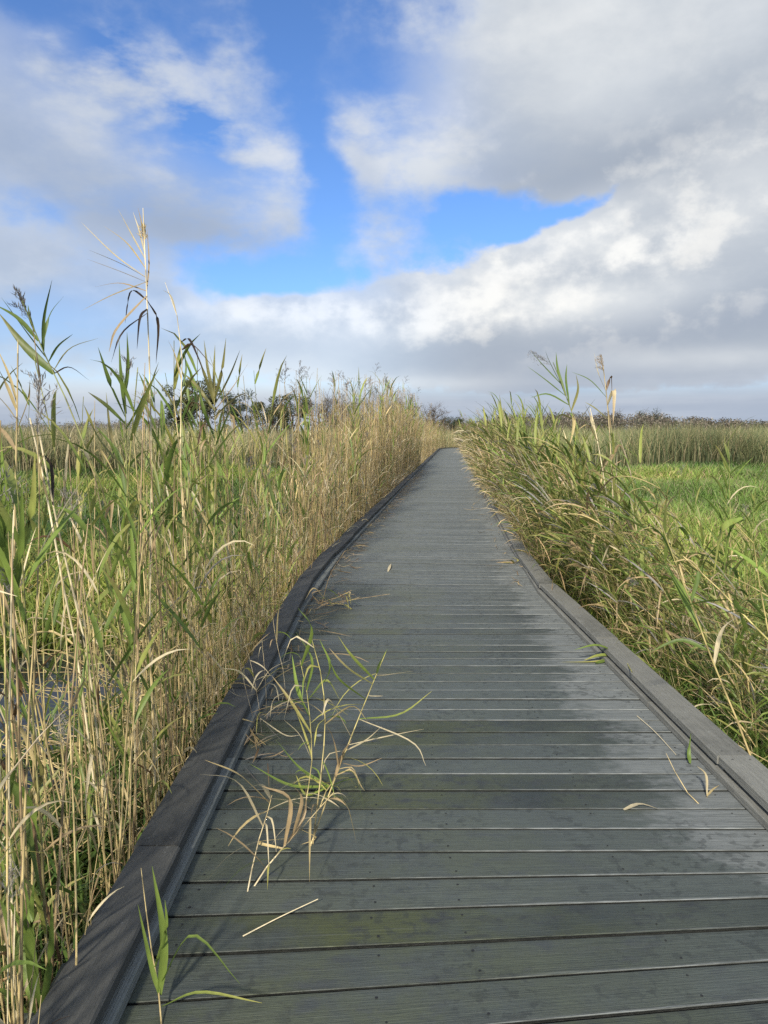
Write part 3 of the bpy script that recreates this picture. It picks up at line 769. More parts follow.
hero('single tall dry reed at the left edge with thin pale leaves sweeping up', 2.3,
     [(12, 790), (13, 640), (15, 510), (17, 420), (18, 340)],
     [((17, 412), (8, 388), (-6, 360), .010, STRAW), ((17, 420), (4, 402), (-14, 386), .012, PALE), ((18, 402), (9, 375), (-2, 350), .009, STRAW), ((17, 430), (28, 400), (30, 380), .007, STRAW),
      ((16, 450), (4, 432), (-12, 420), .012, TAN), ((15, 560), (6, 600), (2, 640), .014, BROWN)],
     STRAW, STRAW, .0048, .0016)
hero('broad bright green reed blades rising at the left edge', 1.95,
     [(10, 800), (6, 690), (4, 600), (2, 520)],
     [((4, 590), (5, 520), (1, 438), .03, BRIGHT), ((5, 620), (0, 540), (-10, 470), .028, BRIGHT), ((12, 600), (30, 520), (35, 452), .022, BRIGHT, YEL), ((6, 640), (20, 560), (22, 480), .02, GREEN, BRIGHT)],
     YEL, BRIGHT, .005, .003)
for (a, lab) in (([(95, 790), (78, 660), (60, 570), (48, 500), (30, 418)], 'bare straw stalk leaning left with a snapped top'),
                 ([(104, 790), (88, 660), (68, 570), (54, 510), (37, 421)], 'bare straw stalk leaning left with a curled tan leaf')):
    hero(lab, 2.7, a, [((60, 520), (64, 490), (62, 470), .012, TAN), ((58, 505), (50, 462), (28, 448), .012, DARK)] if 'curled' in lab else [((48, 500), (40, 470), (45, 452), .010, STRAW)], PALE, PALE, .0045, .003)
hero('broken tan reed with a hooked pale top leaf low at the left', 3.0,
     [(130, 760), (122, 640), (110, 560), (98, 490), (90, 462), (78, 427)],
     [((91, 458), (100, 450), (117, 478), .018, STRAW), ((92, 462), (84, 450), (76, 452), .014, PALE), ((104, 520), (112, 500), (110, 535), .016, TAN), ((112, 560), (100, 545), (92, 560), .014, STRAW)],
     STRAW, STRAW, .0045, .002)
hero('tall feathery green reed rising above the right hand reeds', 8.0,
     [(598, 560), (590, 480), (577, 428), (566, 396), (553, 362)],
     [((566, 396), (546, 380), (527, 366), .034, GREEN), ((562, 385), (543, 365), (530, 350), .032, GREEN), ((563, 388), (550, 362), (545, 350), .026, GREEN), ((566, 396), (558, 370), (556, 352), .03, GREEN),
      ((570, 405), (566, 380), (567, 364), .03, GREEN), ((572, 410), (578, 390), (576, 374), .03, OLIVE), ((570, 404), (548, 394), (530, 398), .028, GREEN), ((575, 420), (560, 415), (552, 436), .03, OLIVE),
      ((576, 425), (588, 408), (596, 398), .024, OLIVE), ((574, 415), (574, 425), (570, 445), .04, STRAW)],
     STRAW, GREEN, .007, .003, pl=((552, 366), (528, 348), .28, GREY * .9, 1.0))
hero('tall dry pale reed with a tufted seed head right of the feathery green one', 7.0,
     [(616, 600), (613, 500), (610, 440), (607, 400), (603, 365)],
     [((608, 405), (614, 390), (613, 425), .05, PALE, TAN), ((607, 398), (590, 380), (572, 372), .02, GREEN), ((609, 420), (595, 408), (585, 402), .02, OLIVE), ((606, 390), (611, 376), (612, 395), .03, BROWN),
      ((611, 460), (620, 445), (628, 470), .03, TAN), ((612, 480), (604, 470), (598, 500), .03, STRAW), ((606, 392), (598, 372), (594, 352), .014, PALE)],
     PALE, STRAW, .008, .003, pl=((604, 372), (600, 356), .16, TAN, .7))
hero('split dry reed with a pale ragged top below the tufted right reed', 6.5,
     [(622, 620), (610, 520), (601, 460), (594, 425), (590, 408)],
     [((596, 430), (590, 415), (585, 404), .03, PALE), ((598, 440), (588, 425), (578, 430), .026, STRAW), ((602, 470), (612, 455), (620, 450), .026, TAN), ((604, 480), (592, 470), (582, 480), .03, STRAW)],
     PALE, PALE, .007, .003)
hero('reed with two broad green leaves hanging from an arched tip at the right', 3.1,
     [(790, 720), (770, 640), (757, 570), (752, 535), (743, 518), (733, 522)],
     [((740, 518), (722, 530), (713, 581), .026, BRIGHT, YEL), ((743, 519), (730, 530), (722, 589), .026, BRIGHT), ((757, 568), (770, 550), (790, 560), .02, GREEN), ((766, 620), (748, 600), (735, 610), .02, GREEN)],
     STRAW, YEL, .004, .002)
hero('long yellow straw stalk slanting down to the right edge', 3.0,
     [(850, 720), (768, 640), (728, 598), (698, 570), (683, 556)],
     [((700, 572), (690, 560), (672, 562), .014, STRAW), ((728, 600), (700, 602), (672, 610), .02, GREEN), ((745, 615), (735, 600), (740, 570), .018, GREEN)],
     YEL * 1.2, STRAW, .0042, .002)
hero('stout reed with a thick bent straw leaf curling over beside the right kerb', 3.3,
     [(752, 760), (735, 715), (712, 660), (690, 600), (672, 555), (660, 520)],
     [((712, 665), (722, 630), (740, 615), .022, PALE), ((700, 630), (680, 590), (664, 560), .03, BRIGHT), ((692, 605), (672, 575), (640, 548), .028, BRIGHT, GREEN), ((706, 650), (680, 640), (650, 652), .02, GREEN),
      ((676, 565), (662, 535), (640, 520), .024, GREEN), ((690, 600), (705, 560), (728, 535), .022, GREEN), ((720, 680), (700, 655), (676, 640), .02, GREEN)],
     STRAW, YEL, .0048, .002)
hero('green reed clump leaf spray at the lower left corner beside the kerb', 1.75,
     [(44, 1080), (36, 1000), (26, 930), (14, 860), (4, 800)],
     [((34, 1000), (10, 930), (-12, 880), .032, BRIGHT), ((32, 980), (24, 900), (8, 830), .026, GREEN), ((36, 1010), (30, 940), (34, 880), .026, GREEN, BRIGHT), ((40, 1020), (50, 960), (52, 900), .018, GREEN), ((28, 940), (10, 900), (0, 850), .022, BRIGHT),
      ((40, 1040), (14, 1000), (-10, 985), .026, BRIGHT)],
     STRAW, GREEN, .0045, .002)
hero('green reed with drooping leaves low at the left edge above the corner spray', 1.9,
     [(60, 960), (40, 880), (30, 800), (12, 720), (6, 660)],
     [((36, 850), (20, 800), (2, 770), .022, GREEN), ((40, 880), (66, 890), (86, 905), .018, GREEN), ((30, 800), (42, 770), (28, 745), .018, OLIVE), ((44, 900), (30, 840), (18, 790), .02, GREEN), ((14, 725), (20, 690), (10, 640), .016, BROWN)],
     BROWN * 1.6, TAN, .0045, .002)

# ------------------------------------------------------------------ sprigs and litter on the boardwalk
def sprig(label, base, d, stems, leaves, c0=STRAW, c1=None, r0=.0026, group=None, name='reed_sprig', cat='reed sprig', z=-.02, more=0):
    rg = random.Random(label); root = G(*base, z); t = tag(empty(name, tuple(root)), label, cat, group)
    paths = []
    for stp in stems:
        m = MB(); pts = [P(x, y, d + k * .5 + rg.uniform(-.03, .03)) for (x, y), k in zip(stp, np.linspace(0, .35, len(stp)))]
        pts[0] = G(*stp[0], z)
        paths.append(smooth_path(pts, 80))
        stem_rings(m, np.array(pts) - root, r0, r0 * .4, c0, c0 if c1 is None else c1, .09, 5, rg); link('stalk', m.mesh('stalk', M_STEM), t)
    for (a, b, c, w, ca, *cb) in leaves:
        k = rg.uniform(-.12, .12); f = MB()
        pt = [snap(np.concatenate(paths), P(*a, d + .08)), P(*b, d + .08 + k * .6), P(*c, d + .08 + k)]
        for q in pt: q[2] = max(q[2], .012)
        blade(f, np.array(pt) - root, w, ca, cb[0] if cb else ca, .4, rg.uniform(-.7, .7), rg.uniform(-.5, .8), rg, 9); link('leaf', f.mesh('leaf', M_LEAF), t)
    for pa in paths[:more and 9]:
        for _ in range(more):
            f = MB(); i = rg.randint(12, 78); dr = nrm(np.array([rg.uniform(-1, 1), rg.uniform(-.9, .3), rg.uniform(-.2, .8)]))
            pt = leaf_curve(pa[i], dr, rg.uniform(.08, .24), rg.uniform(.3, 2.2), 5, rg.choice([None, None, 2]))
            for q in pt: q[2] = max(q[2], .012)
            ca = rg.choice([STRAW, PALE, PALE, YEL, BRIGHT, TAN]); blade(f, np.array(pt) - root, rg.uniform(.004, .010), ca, ca * rg.uniform(.8, 1.1), .4, rg.uniform(-1.5, 1.5), rg=rg, seg=6)
            link('leaf', f.mesh('leaf', M_LEAF), t)
    return t
W_ = .014
sprig('largest reed sprig on the deck, its stem slanting right with yellow and green leaves', (308, 853), 2.50,
      [[(308, 853), (325, 805), (348, 745), (368, 695), (386, 652)], [(312, 850), (318, 800), (325, 730), (322, 680), (312, 640)]],
      [((364, 688), (348, 668), (329, 648), W_, YEL, TAN), ((366, 684), (352, 656), (338, 636), W_, BRIGHT, YEL), ((372, 680), (380, 662), (388, 648), W_, BRIGHT), ((368, 682), (385, 675), (414, 671), .008, PALE),
       ((363, 697), (372, 696), (383, 696), .007, PALE), ((376, 726), (400, 714), (432, 691), .012, BRIGHT, YEL), ((354, 748), (388, 736), (424, 729), .008, PALE), ((392, 733), (412, 742), (426, 766), .006, PALE),
       ((352, 736), (330, 700), (322, 716), .012, PALE), ((338, 724), (352, 706), (368, 722), W_, STRAW), ((344, 752), (366, 740), (382, 726), .01, PALE), ((346, 765), (360, 766), (382, 758), .007, TAN),
       ((362, 700), (340, 680), (330, 662), W_, BRIGHT), ((340, 770), (334, 740), (326, 725), .014, TAN), ((334, 780), (342, 755), (352, 740), .012, TAN)],
      STRAW, YEL, .003, more=9)
sprig('reed sprig with wide fresh green leaves spreading low over the deck', (322, 800), 2.75,
      [[(318, 812), (324, 795), (334, 780), (340, 768)], [(300, 852), (306, 800), (312, 760), (308, 700), (300, 660)]],
      [((334, 790), (290, 785), (250, 764), .020, BRIGHT), ((332, 790), (300, 768), (276, 740), .018, BRIGHT), ((330, 788), (306, 800), (296, 775), .016, BRIGHT, YEL), ((336, 792), (345, 780), (360, 778), .016, BRIGHT),
       ((310, 720), (298, 690), (292, 655), .018, BRIGHT), ((312, 735), (290, 700), (272, 676), .012, YEL, TAN), ((306, 690), (312, 660), (296, 632), .012, BRIGHT), ((322, 700), (330, 670), (320, 640), .014, BRIGHT),
       ((324, 655), (312, 630), (298, 608), .014, BRIGHT), ((306, 700), (326, 680), (340, 700), .012, GREEN, YEL), ((314, 760), (300, 735), (284, 720), .010, PALE)],
      STRAW, YEL, .0026, more=9)
sprig('dry reed sprig with pale curled leaves arching over the left kerb', (248, 890), 2.25,
      [[(246, 900), (256, 850), (266, 818), (272, 795)], [(250, 893), (272, 860), (300, 830), (334, 792)]],
      [((266, 818), (238, 782), (200, 774), .011, PALE), ((268, 812), (240, 775), (205, 760), .010, STRAW), ((270, 808), (262, 785), (248, 788), .014, PALE), ((278, 830), (290, 800), (262, 786), .014, TAN),
       ((280, 850), (258, 842), (292, 838), .010, STRAW), ((290, 842), (304, 815), (306, 780), .012, TAN), ((300, 828), (316, 838), (300, 845), .008, STRAW), ((296, 830), (302, 800), (292, 785), .012, TAN)],
      PALE, STRAW, .0028, more=7)
sprig('tangle of thin bare dry twigs over the left kerb beside the deck clump', (262, 735), 3.35,
      [[(262, 735), (258, 700), (250, 660), (240, 630)], [(266, 730), (266, 690), (262, 640)], [(258, 738), (246, 690), (236, 650)], [(268, 728), (285, 690), (276, 640), (272, 612)]],
      [((258, 690), (240, 672), (222, 668), .008, PALE), ((258, 690), (270, 670), (290, 660), .007, PALE), ((258, 692), (240, 696), (228, 690), .007, PALE), ((262, 690), (285, 672), (322, 655), .006, STRAW),
       ((252, 660), (236, 640), (222, 632), .006, PALE), ((284, 640), (278, 615), (282, 600), .007, STRAW), ((262, 735), (250, 758), (235, 770), .008, STRAW), ((264, 725), (285, 735), (300, 738), .006, PALE)],
      GREY, STRAW, .0016, more=6)
sprig('lone fresh green sprout growing beside the left kerb in the near corner', (161, 1040), 1.68,
      [[(162, 1060), (161, 1010), (158, 985), (150, 940), (141, 868)]],
      [((160, 1000), (164, 940), (152, 866), .022, BRIGHT), ((160, 1000), (150, 960), (138, 905), .012, BRIGHT), ((163, 985), (192, 935), (240, 984), .012, BRIGHT), ((166, 1030), (200, 992), (262, 1003), .014, BRIGHT, YEL), ((160, 960), (166, 930), (165, 900), .010, BRIGHT)],
      STRAW, STRAW, .0024)
sprig('pile of tangled dry twigs on the deck against the left kerb', (325, 600), 6.0,
      [[(318, 604), (335, 598), (355, 594)], [(322, 606), (340, 596), (352, 590)], [(316, 602), (330, 606), (345, 600)], [(326, 604), (350, 600), (390, 594)], [(320, 600), (336, 604), (360, 597)], [(330, 603), (345, 604), (338, 592)], [(322, 604), (330, 575), (342, 556)]],
      [((330, 602), (345, 596), (356, 600), .012, TAN), ((324, 602), (340, 594), (348, 604), .012, BROWN), ((318, 604), (312, 594), (322, 590), .014, TAN), ((336, 600), (350, 592), (345, 602), .012, STRAW), ((320, 600), (314, 588), (305, 600), .014, STRAW)],
      TAN, TAN, .003, more=2, name='twig_pile', cat='twigs', z=.012)
sprig('green sprig of leaves poking over the right kerb onto the deck', (622, 668), 4.55,
      [[(632, 672), (622, 655), (612, 650)]],
      [((620, 655), (598, 645), (574, 650), .034, BRIGHT), ((618, 654), (600, 655), (584, 662), .030, BRIGHT, YEL), ((616, 656), (600, 668), (594, 688), .024, GREEN), ((618, 656), (614, 668), (612, 676), .026, GREEN), ((606, 655), (596, 670), (560, 686), .016, YEL), ((622, 655), (612, 648), (600, 650), .03, BRIGHT)],
      YEL, YEL, .003, z=.14)
sprig('small green and tan sprig lying on the deck by the right kerb halfway along', (520, 570), 8.2,
      [[(524, 572), (514, 566), (504, 562)]],
      [((520, 570), (510, 560), (498, 563), .03, OLIVE), ((520, 570), (508, 566), (496, 570), .03, TAN), ((518, 569), (512, 574), (502, 575), .03, BRIGHT), ((520, 568), (518, 560), (510, 556), .028, YEL)],
      STRAW, OLIVE, .004)
sprig('single green blade growing up against the right kerb', (691, 772), 3.05,
      [[(691, 774), (690, 765), (690, 757)]], [((691, 770), (689, 752), (691, 733), .018, GREEN)], GREEN, GREEN, .002)
sprig('dry bent stalk with a folded leaf at the foot of the right kerb', (706, 810), 2.75,
      [[(706, 811), (707, 796), (708, 784)], [(706, 811), (684, 788), (666, 753)], [(716, 810), (711, 802), (707, 795)]],
      [((708, 788), (706, 775), (697, 766), .014, PALE, STRAW), ((707, 800), (712, 806), (718, 811), .008, STRAW)], STRAW, STRAW, .002)
def lying(name, label, cat, pts, w, col, mat, r=None, lift=.006):
    p = np.array([G(x, y, 0) + [0, 0, lift + h] for (x, y, h) in pts]); root = p[0].copy(); root[2] = 0
    m = MB()
    if r: tube(m, smooth_path(p - root, 10), r, r * .6, col, col)
    else: blade(m, p - root, w, col, np.asarray(col) * .9, .3, .2, .1)
    o = link(name, m.mesh(name, mat)); o.location = tuple(root); return tag(o, label, cat)
lying('fallen_leaf', 'pale yellow fallen reed leaf lying on the planks near the right kerb', 'leaf', [(624, 811, 0), (640, 808, .012), (660, 811, 0)], .026, PALE * 1.1, M_LEAF)
lying('stick', 'thin pale stick lying on the near planks below the deck clump', 'stick', [(243, 938, .0), (280, 922, .01), (318, 907, .02)], .005, PALE, M_STEM, .0022)
lying('stick', 'hair-thin straw lying along the foot of the right kerb', 'stick', [(637, 717, 0), (655, 735, .01), (676, 756, 0)], .005, PALE, M_STEM, .0018)
lying('fallen_leaf', 'short white leaf scrap lying across the middle planks', 'leaf', [(388, 572, 0), (390, 568, .02), (391, 564, 0)], .03, PALE, M_LEAF)
def litter(name, label, sp, n, seed, side):
    rg = random.Random(seed); m = MB()
    for _ in range(n):
        y = sp[0] + (sp[1] - sp[0]) * rg.random(); o = side * (1.02 - abs(rg.gauss(0, sp[2]))); p = off(S_OF_Y(y), o); a = rg.uniform(0, 6.28)
        L = rg.uniform(.06, .3); q = [p + [math.cos(a) * L * t, math.sin(a) * L * t, .008 + rg.uniform(0, .035)] for t in (0, .5, 1)]
        blade(m, q, rg.uniform(.003, .012), [STRAW, TAN, GREY, BROWN][rg.randint(0, 3)] * rg.uniform(.7, 1.1), TAN, .3, rg.uniform(-1, 1), rg=rg, seg=4)
    tag(link(name, m.mesh(name, M_LEAF)), label, 'litter', kind='stuff')
litter('leaf_litter', 'dry leaf litter gathered on the planks along the left kerb', (3.0, 30, .10), 800, 5, -1)
litter('straw_litter', 'scattered straw on the planks along the right kerb', (7, 28, .12), 160, 6, 1)

# ------------------------------------------------------------------ grasses as ground cover
def blades_np(X, Yv, Z, H, Wd, lean, c0, c1, dirb=None):
    n = len(X); az_ = rng.uniform(0, 6.283, n) if dirb is None else dirb; face = rng.uniform(0, 3.1416, n)
    hx, hy = np.cos(az_), np.sin(az_); sx, sy = np.cos(face), np.sin(face)
    V = np.zeros((n, 8, 3)); C = np.zeros((n, 8, 3))
    for j, (t, wk) in enumerate(((0, .8), (.35, 1), (.7, .7), (1, .06))):
        px_ = X + hx * lean * H * t * t; py_ = Yv + hy * lean * H * t * t; pz_ = Z + H * (t - .45 * lean * t * t * t)
        for k, sg in ((0, -1), (1, 1)):
            V[:, j * 2 + k, 0] = px_ + sg * sx * Wd * wk * .5; V[:, j * 2 + k, 1] = py_ + sg * sy * Wd * wk * .5; V[:, j * 2 + k, 2] = pz_
            C[:, j * 2 + k] = c0 * (1 - t) + c1 * t
    q = np.array([[0, 1, 3, 2], [2, 3, 5, 4], [4, 5, 7, 6]]); Qa = (np.arange(n)[:, None, None] * 8 + q[None]).reshape(-1, 4)
    return V.reshape(-1, 3), Qa, C.reshape(-1, 3)
def colmix(n, cols, wts, var=.15):
    idx = rng.choice(len(cols), n, p=np.array(wts) / sum(wts)); c = np.array(cols)[idx]
    return c * rng.uniform(1 - var, 1 + var, (n, 1))
def patchy(X, Yv, sc, seed):                        # smooth uneven 0..1 pattern over the marsh
    r = np.random.default_rng(seed); o = np.zeros(len(X))
    for k in range(7):
        a = r.uniform(0, 6.28); f_ = r.uniform(.5, 2.2) / sc; o += np.sin((X * math.cos(a) + Yv * math.sin(a)) * f_ + r.uniform(0, 6.28))
    return np.clip(.5 + o / 6, 0, 1)
grass = MB()
def field(n, xr, yr, hr, wr, lean, cols, wts, keep, power=1.0, tuft=6):
    nt_ = n // tuft
    Yc = yr[0] + (yr[1] - yr[0]) * rng.uniform(0, 1, nt_) ** power
    Xc = xr[0](Yc) + (xr[1](Yc) - xr[0](Yc)) * rng.uniform(0, 1, nt_)
    X = np.repeat(Xc, tuft) + rng.normal(0, .06, nt_ * tuft); Yv = np.repeat(Yc, tuft) + rng.normal(0, .06, nt_ * tuft)
    k = keep(X, Yv); X, Yv = X[k], Yv[k]; n = len(X)
    pt = patchy(X, Yv, 2.5, 4)
    H = rng.uniform(hr[0], hr[1], n) * (.55 + .85 * pt); sc_ = 1 + Yv / 14
    W = rng.uniform(wr[0], wr[1], n) * sc_
    pa = patchy(X, Yv, 3.2, 9)[:, None]; c = colmix(n, cols, wts) * (.55 + .85 * pa) * (1 + (pa - .5) * np.array([.35, 0, -.2]))
    grass.add(*blades_np(X, Yv, np.full(n, GZ - .02), H, W, rng.uniform(*lean, n), c * .85, c * 1.1))
EL = np.vectorize(edge_l); ER = np.vectorize(edge_r)
LAWN = [np.array([.165, .265, .055]), np.array([.22, .325, .075]), np.array([.28, .30, .115]), np.array([.42, .36, .20])]
field(110000, (lambda y: ER(y) + .1, lambda y: np.maximum(ER(y) + 2, .60 * y + 3)), (1.2, 47), (.22, .58), (.008, .014), (.2, 1.0), LAWN, (4, 4, 2.4, 1.3), lambda X, Yv: X > 1.5, 1.5)
field(90000, (lambda y: -.60 * y - 2.5, lambda y: EL(y) - .05), (.9, 44), (.25, .72), (.007, .013), (.2, 1.0), [np.array([.125, .195, .042]), np.array([.175, .255, .055]), np.array([.26, .28, .085]), np.array([.42, .35, .18])], (5, 5, 2, 1.0), lambda X, Yv: ~in_pool(X, Yv, 1.02) & ((X < EL(Yv) - .42) | (Yv > 8) | (rng.random(len(X)) < .3)), 1.7)
# broader leaves of low marsh plants between the grass, left near the pools and right by the kerb
field(9000, (lambda y: -.58 * y - 1.2, lambda y: EL(y) - .05), (.9, 9), (.25, .7), (.012, .022), (.3, 1.1), [GREEN, BRIGHT * .8, OLIVE], (4, 4, 1), lambda X, Yv: ~in_pool(X, Yv, 1.1) & ((X < EL(Yv) - .5) | (rng.random(len(X)) < .25)), 1.3)
field(7000, (lambda y: ER(y) + .15, lambda y: np.maximum(ER(y) + 1.5, .58 * y + 1.0)), (1.5, 9), (.25, .65), (.010, .018), (.3, 1.1), [GREEN, BRIGHT, YEL], (4, 4, 1), lambda X, Yv: X > 1.5, 1.3)
tag(link('grass', grass.mesh('grass', M_GRASS)), 'bright green marsh grass covering the open ground beside the reeds', 'grass', kind='stuff')
# fallen straw under the near reeds
st_ = MB()
for _ in range(1000):
    left = random.random() < .7
    y = random.uniform(1.0, 7.5); x = (edge_l(y) - .02 - random.uniform(0, 1.3)) if left else (edge_r(y) + .05 + random.uniform(0, .9)); a = random.uniform(0, 6.28); L = random.uniform(.3, 1.1); ti = random.uniform(-.05, .45)
    if left and in_pool(x, y, .8) and random.random() < .7: continue
    p0 = np.array([x, y, GZ + random.uniform(.02, .3)]); d_ = np.array([math.cos(a), math.sin(a), ti]); p1 = p0 + d_ * L
    if left and p1[0] > edge_l(p1[1]) - .02 or (not left and p1[0] < edge_r(p1[1]) + .03): continue
    tube(st_, [p0, p0 + d_ * L * .5 + [0, 0, random.uniform(-.03, .03)], p1], .0034, .0024, [STRAW, PALE, TAN][random.randrange(3)] * random.uniform(.7, 1.1), STRAW, 4)
tag(link('fallen_straw', st_.mesh('fallen_straw', M_MASS)), 'fallen dry reed straw lying criss-cross at the foot of the reeds', 'straw', kind='stuff')
# tall rushes beyond the grass
rush = MB()
RUSHC = [np.array([.11, .135, .06]), np.array([.16, .17, .08]), np.array([.26, .23, .13]), np.array([.075, .105, .05])]
def rushes(n, xa, xb, ya, yb, h, w, front, wts, c=RUSHC):
    X = rng.uniform(xa, xb, n); Yv = ya + (yb - ya) * rng.uniform(0, 1, n) ** 1.6
    k = (Yv > front(X)) & ~((X > EL(np.minimum(Yv, 95)) - 1.5) & (X < ER(np.minimum(Yv, 95)) + 1.5) & (Yv < 88)); X, Yv = X[k], Yv[k]; n = len(X)
    cc = colmix(n, c, wts) * (.5 + 1.0 * patchy(X, Yv, 2.6, 21))[:, None]
    H = h * rng.uniform(.70, 1.06, n) * (.86 + .20 * patchy(X, Yv, 2.4, 5))
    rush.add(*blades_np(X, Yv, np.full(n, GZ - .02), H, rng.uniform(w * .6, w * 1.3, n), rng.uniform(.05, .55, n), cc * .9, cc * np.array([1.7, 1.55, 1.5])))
fr = lambda X: 43.5 + 2.0 * np.sin(X * .22) + 1.2 * np.sin(X * .71 + 1) + rng.uniform(-1.5, 1.5, len(X))
rushes(42000, 6, 60, 42, 62, 2.95, .03, fr, (4, 4, 2, 3)); rushes(16000, 8, 95, 62, 120, 3.25, .05, fr, (3, 4, 3, 2))
fl = lambda X: 37 + 2.5 * np.sin(X * .25 + 2) + 1.4 * np.sin(X * .8)
rushes(34000, -48, -1, 34, 56, 2.75, .03, fl, (2, 4, 4, 1)); rushes(14000, -85, 0, 56, 115, 3.2, .05, fl, (2, 4, 4, 1))
rushes(9000, -8, 40, 92, 125, 3.2, .05, lambda X: 92 + 0 * X, (3, 4, 2, 1))
rushes(9000, -150, 190, 120, 200, 3.7, .1, lambda X: 118 + 0 * X, (3, 4, 3, 1))
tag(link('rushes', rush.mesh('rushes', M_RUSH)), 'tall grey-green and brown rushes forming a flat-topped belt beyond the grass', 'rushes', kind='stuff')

# ------------------------------------------------------------------ trees
def tree(x, y, h, rad, label, cols, bare=False, seed=1, leafs=2600, group=None, low=.15, name='tree'):
    rg = np.random.default_rng(seed); rr = random.Random(seed); t = tag(empty(name, (x, y, GZ)), label, 'tree', group)
    tr = MB(); bark = np.array([.07, .055, .042])
    trunk = [np.array([0, 0, -.1])]
    for i in range(5): trunk.append(trunk[-1] + np.array([rr.uniform(-.12, .12), rr.uniform(-.12, .12), h * .13]))
    tube(tr, trunk, h * .026, h * .012, bark, bark, 7)
    tips = []
    for i in range(11):
        a = rr.uniform(0, 6.28); p0 = trunk[rr.randint(1, 5)]; L = rr.uniform(.5, 1.0)
        p1 = np.array([math.cos(a) * rad * L * .55, math.sin(a) * rad * L * .55, h * rr.uniform(.4, .75)]); p2 = np.array([math.cos(a) * rad * L * .85, math.sin(a) * rad * L * .85, h * rr.uniform(.55, .97) - rad * .15 * L])
        tube(tr, smooth_path([p0, p1, p2], 5), h * .009, h * .003, bark, bark, 4); tips.append((p1, p2))
        for _ in range(9 if bare else 4):
            q = p1 + (p2 - p1) * rr.random(); e = q + np.array([rr.uniform(-1, 1), rr.uniform(-1, 1), rr.uniform(.1, 1.2)]) * rad * .4
            tube(tr, smooth_path([q, (q + e) / 2 + np.array([rr.uniform(-.1, .1), rr.uniform(-.1, .1), .05]), e], 3), h * .0035, h * .0012, bark * 1.4, bark * 1.6, 3)
            if bare:
                for _k in range(4):
                    e2 = e + np.array([rr.uniform(-1, 1), rr.uniform(-1, 1), rr.uniform(0, 1)]) * rad * .22; tube(tr, [q + (e - q) * rr.uniform(.4, 1), e2], h * .0014, h * .0008, bark * 1.6, bark * 2, 3)
    link('trunk', tr.mesh('trunk', M_TWIG), t)
    cl = []
    for p1, p2 in tips: cl += [p2, (p1 + p2) / 2 + rg.normal(0, rad * .12, 3)]
    for _ in range(16): a = rr.uniform(0, 6.28); q = rr.random() ** .5 * rad * .85; cl.append(np.array([math.cos(a) * q, math.sin(a) * q, h * rr.uniform(low + .08, .75)]))
    cl = np.array(cl); n = leafs if not bare else leafs // 6
    k = rg.integers(0, len(cl), n); size = rg.uniform(.16, .34, len(cl)) * rad
    dirs = rg.normal(0, 1, (n, 3)); dirs /= np.linalg.norm(dirs, axis=1)[:, None]
    pos = cl[k] + dirs * (size[k] * rg.uniform(.25, 1.05, n) ** .6)[:, None] * np.array([1, 1, .72])
    pos[:, 2] = np.maximum(pos[:, 2], h * low)
    a_ = rg.normal(0, 1, (n, 3)); a_ /= np.linalg.norm(a_, axis=1)[:, None]; b_ = np.cross(a_, rg.normal(0, 1, (n, 3))); b_ /= np.linalg.norm(b_, axis=1)[:, None]
    s1 = rg.uniform(.035, .085, n)[:, None] * (h / 6); s2 = s1 * .6
    V = np.stack([pos - a_ * s1, pos + b_ * s2, pos + a_ * s1, pos - b_ * s2], 1).reshape(-1, 3)
    tone = rg.uniform(.65, 1.3, len(cl))[k]
    C = np.repeat(np.array(cols)[rg.integers(0, len(cols), n)] * tone[:, None] * rg.uniform(.75, 1.25, (n, 1)), 4, axis=0)
    link('crown', quad_mesh('crown', V, np.arange(n * 4).reshape(-1, 4), C, M_TREE, False), t)
TG = [np.array([.07, .09, .035]), np.array([.10, .115, .045]), np.array([.16, .145, .07])]
TD = [np.array([.05, .07, .038]), np.array([.075, .092, .05])]; TB = [np.array([.18, .145, .095]), np.array([.13, .12, .075])]
def at_px(x, d): return (x - 384) / F * d
for (px_, top, d, rad, lab, cols, bare) in (
    (205, 375, 62, 2.2, 'dense rounded green tree behind the bushy olive reed on the left', TG, False),
    (184, 384, 66, 1.9, 'smaller dark tree at the left end of the left tree clump', TD, False),
    (243, 390, 70, 2.2, 'dark blue-green flat-topped tree in the gap of the left clump', TD, False),
    (272, 386, 60, 2.0, 'olive green tree in the middle of the left tree clump', TG, False),
    (294, 392, 64, 1.8, 'dark green tree at the right end of the leafy left clump', TD, False),
    (320, 390, 68, 2.6, 'bare grey twiggy tree right of the leafy left clump', TB, True),
    (349, 398, 72, 2.0, 'thin half-bare bush between the bare tree and the golden reeds', TB, True),
    (400, 401, 100, 2.6, 'dark green tree showing over the golden reeds left of the path end', TG, False),
    (434, 404, 120, 3.0, 'bare twiggy tree above the far end of the boardwalk', TB, True),
    (452, 412, 130, 2.2, 'low dark bush above the far end of the boardwalk', TD, False)):
    z = EYE + (Y0 - top) / F * d
    tree(at_px(px_, d), d, z - GZ, rad, lab, cols, bare, int(px_), 7500, low=.02)
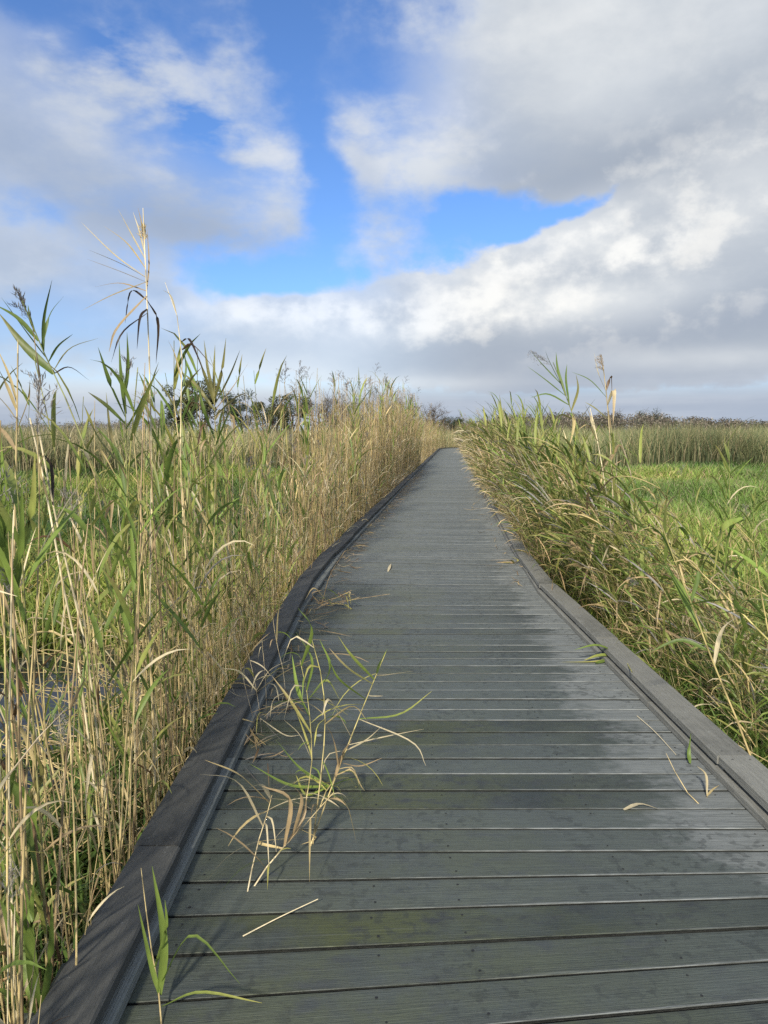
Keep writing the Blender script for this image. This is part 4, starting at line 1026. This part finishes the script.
for (px_, top, lab) in ((645, 406, 'tallest round dark tree in the far right treeline'), (618, 409, 'wide brown tree left of the tallest one in the far right treeline')):
    d = 190; tree(at_px(px_, d), d, EYE + (Y0 - top) / F * d - GZ, 4.6, lab, TD if px_ == 645 else TB, False, px_, 1800, low=.05)
# far wood that reads as one brown band
wood = MB(); rgw = np.random.default_rng(31)
def wood_band(x0, x1, d, tops, n, cols):
    for i in range(n):
        px_ = rgw.uniform(x0, x1); dd = d + rgw.uniform(-12, 25); zt = EYE + (Y0 - np.interp(px_, *tops)) / F * dd + rgw.uniform(-2.2, -.5)
        hh = zt - GZ; m_ = 300; r_ = rgw.uniform(1.8, 3.6); dirs = rgw.normal(0, 1, (m_, 3)); dirs /= np.linalg.norm(dirs, axis=1)[:, None]
        pos = np.array([at_px(px_, dd), dd, GZ + hh * .62]) + dirs * np.array([r_, r_, hh * .40]) * rgw.uniform(.5, 1, (m_, 1))
        a_ = rgw.normal(0, 1, (m_, 3)); a_ /= np.linalg.norm(a_, axis=1)[:, None]; b_ = np.cross(a_, [.3, .5, .8]); s1 = rgw.uniform(.14, .36, m_)[:, None]
        V = np.stack([pos - a_ * s1, pos + b_ * s1 * .5, pos + a_ * s1, pos - b_ * s1 * .5], 1).reshape(-1, 3)
        c = np.array(cols)[rgw.integers(0, len(cols), m_)] * rgw.uniform(.6, 1.3) * rgw.uniform(.8, 1.2, (m_, 1))
        wood.add(V, np.arange(m_ * 4).reshape(-1, 4), np.repeat(c, 4, axis=0))
WC = [np.array([.30, .25, .19]), np.array([.36, .30, .23]), np.array([.24, .235, .165])]
wood_band(500, 900, 190, ([500, 560, 620, 640, 680, 720, 760, 900], [411, 410, 410, 409, 413, 415, 418, 417]), 300, WC)
wood_band(-150, 180, 230, ([-150, 60, 140, 180], [419, 420, 416, 412]), 160, WC)
wood_band(330, 520, 210, ([330, 420, 470, 520], [414, 416, 417, 413]), 110, WC)
tag(link('woodland', wood.mesh('woodland', M_TREE, False)), 'low brown bare woodland along the horizon', 'woodland', kind='stuff')
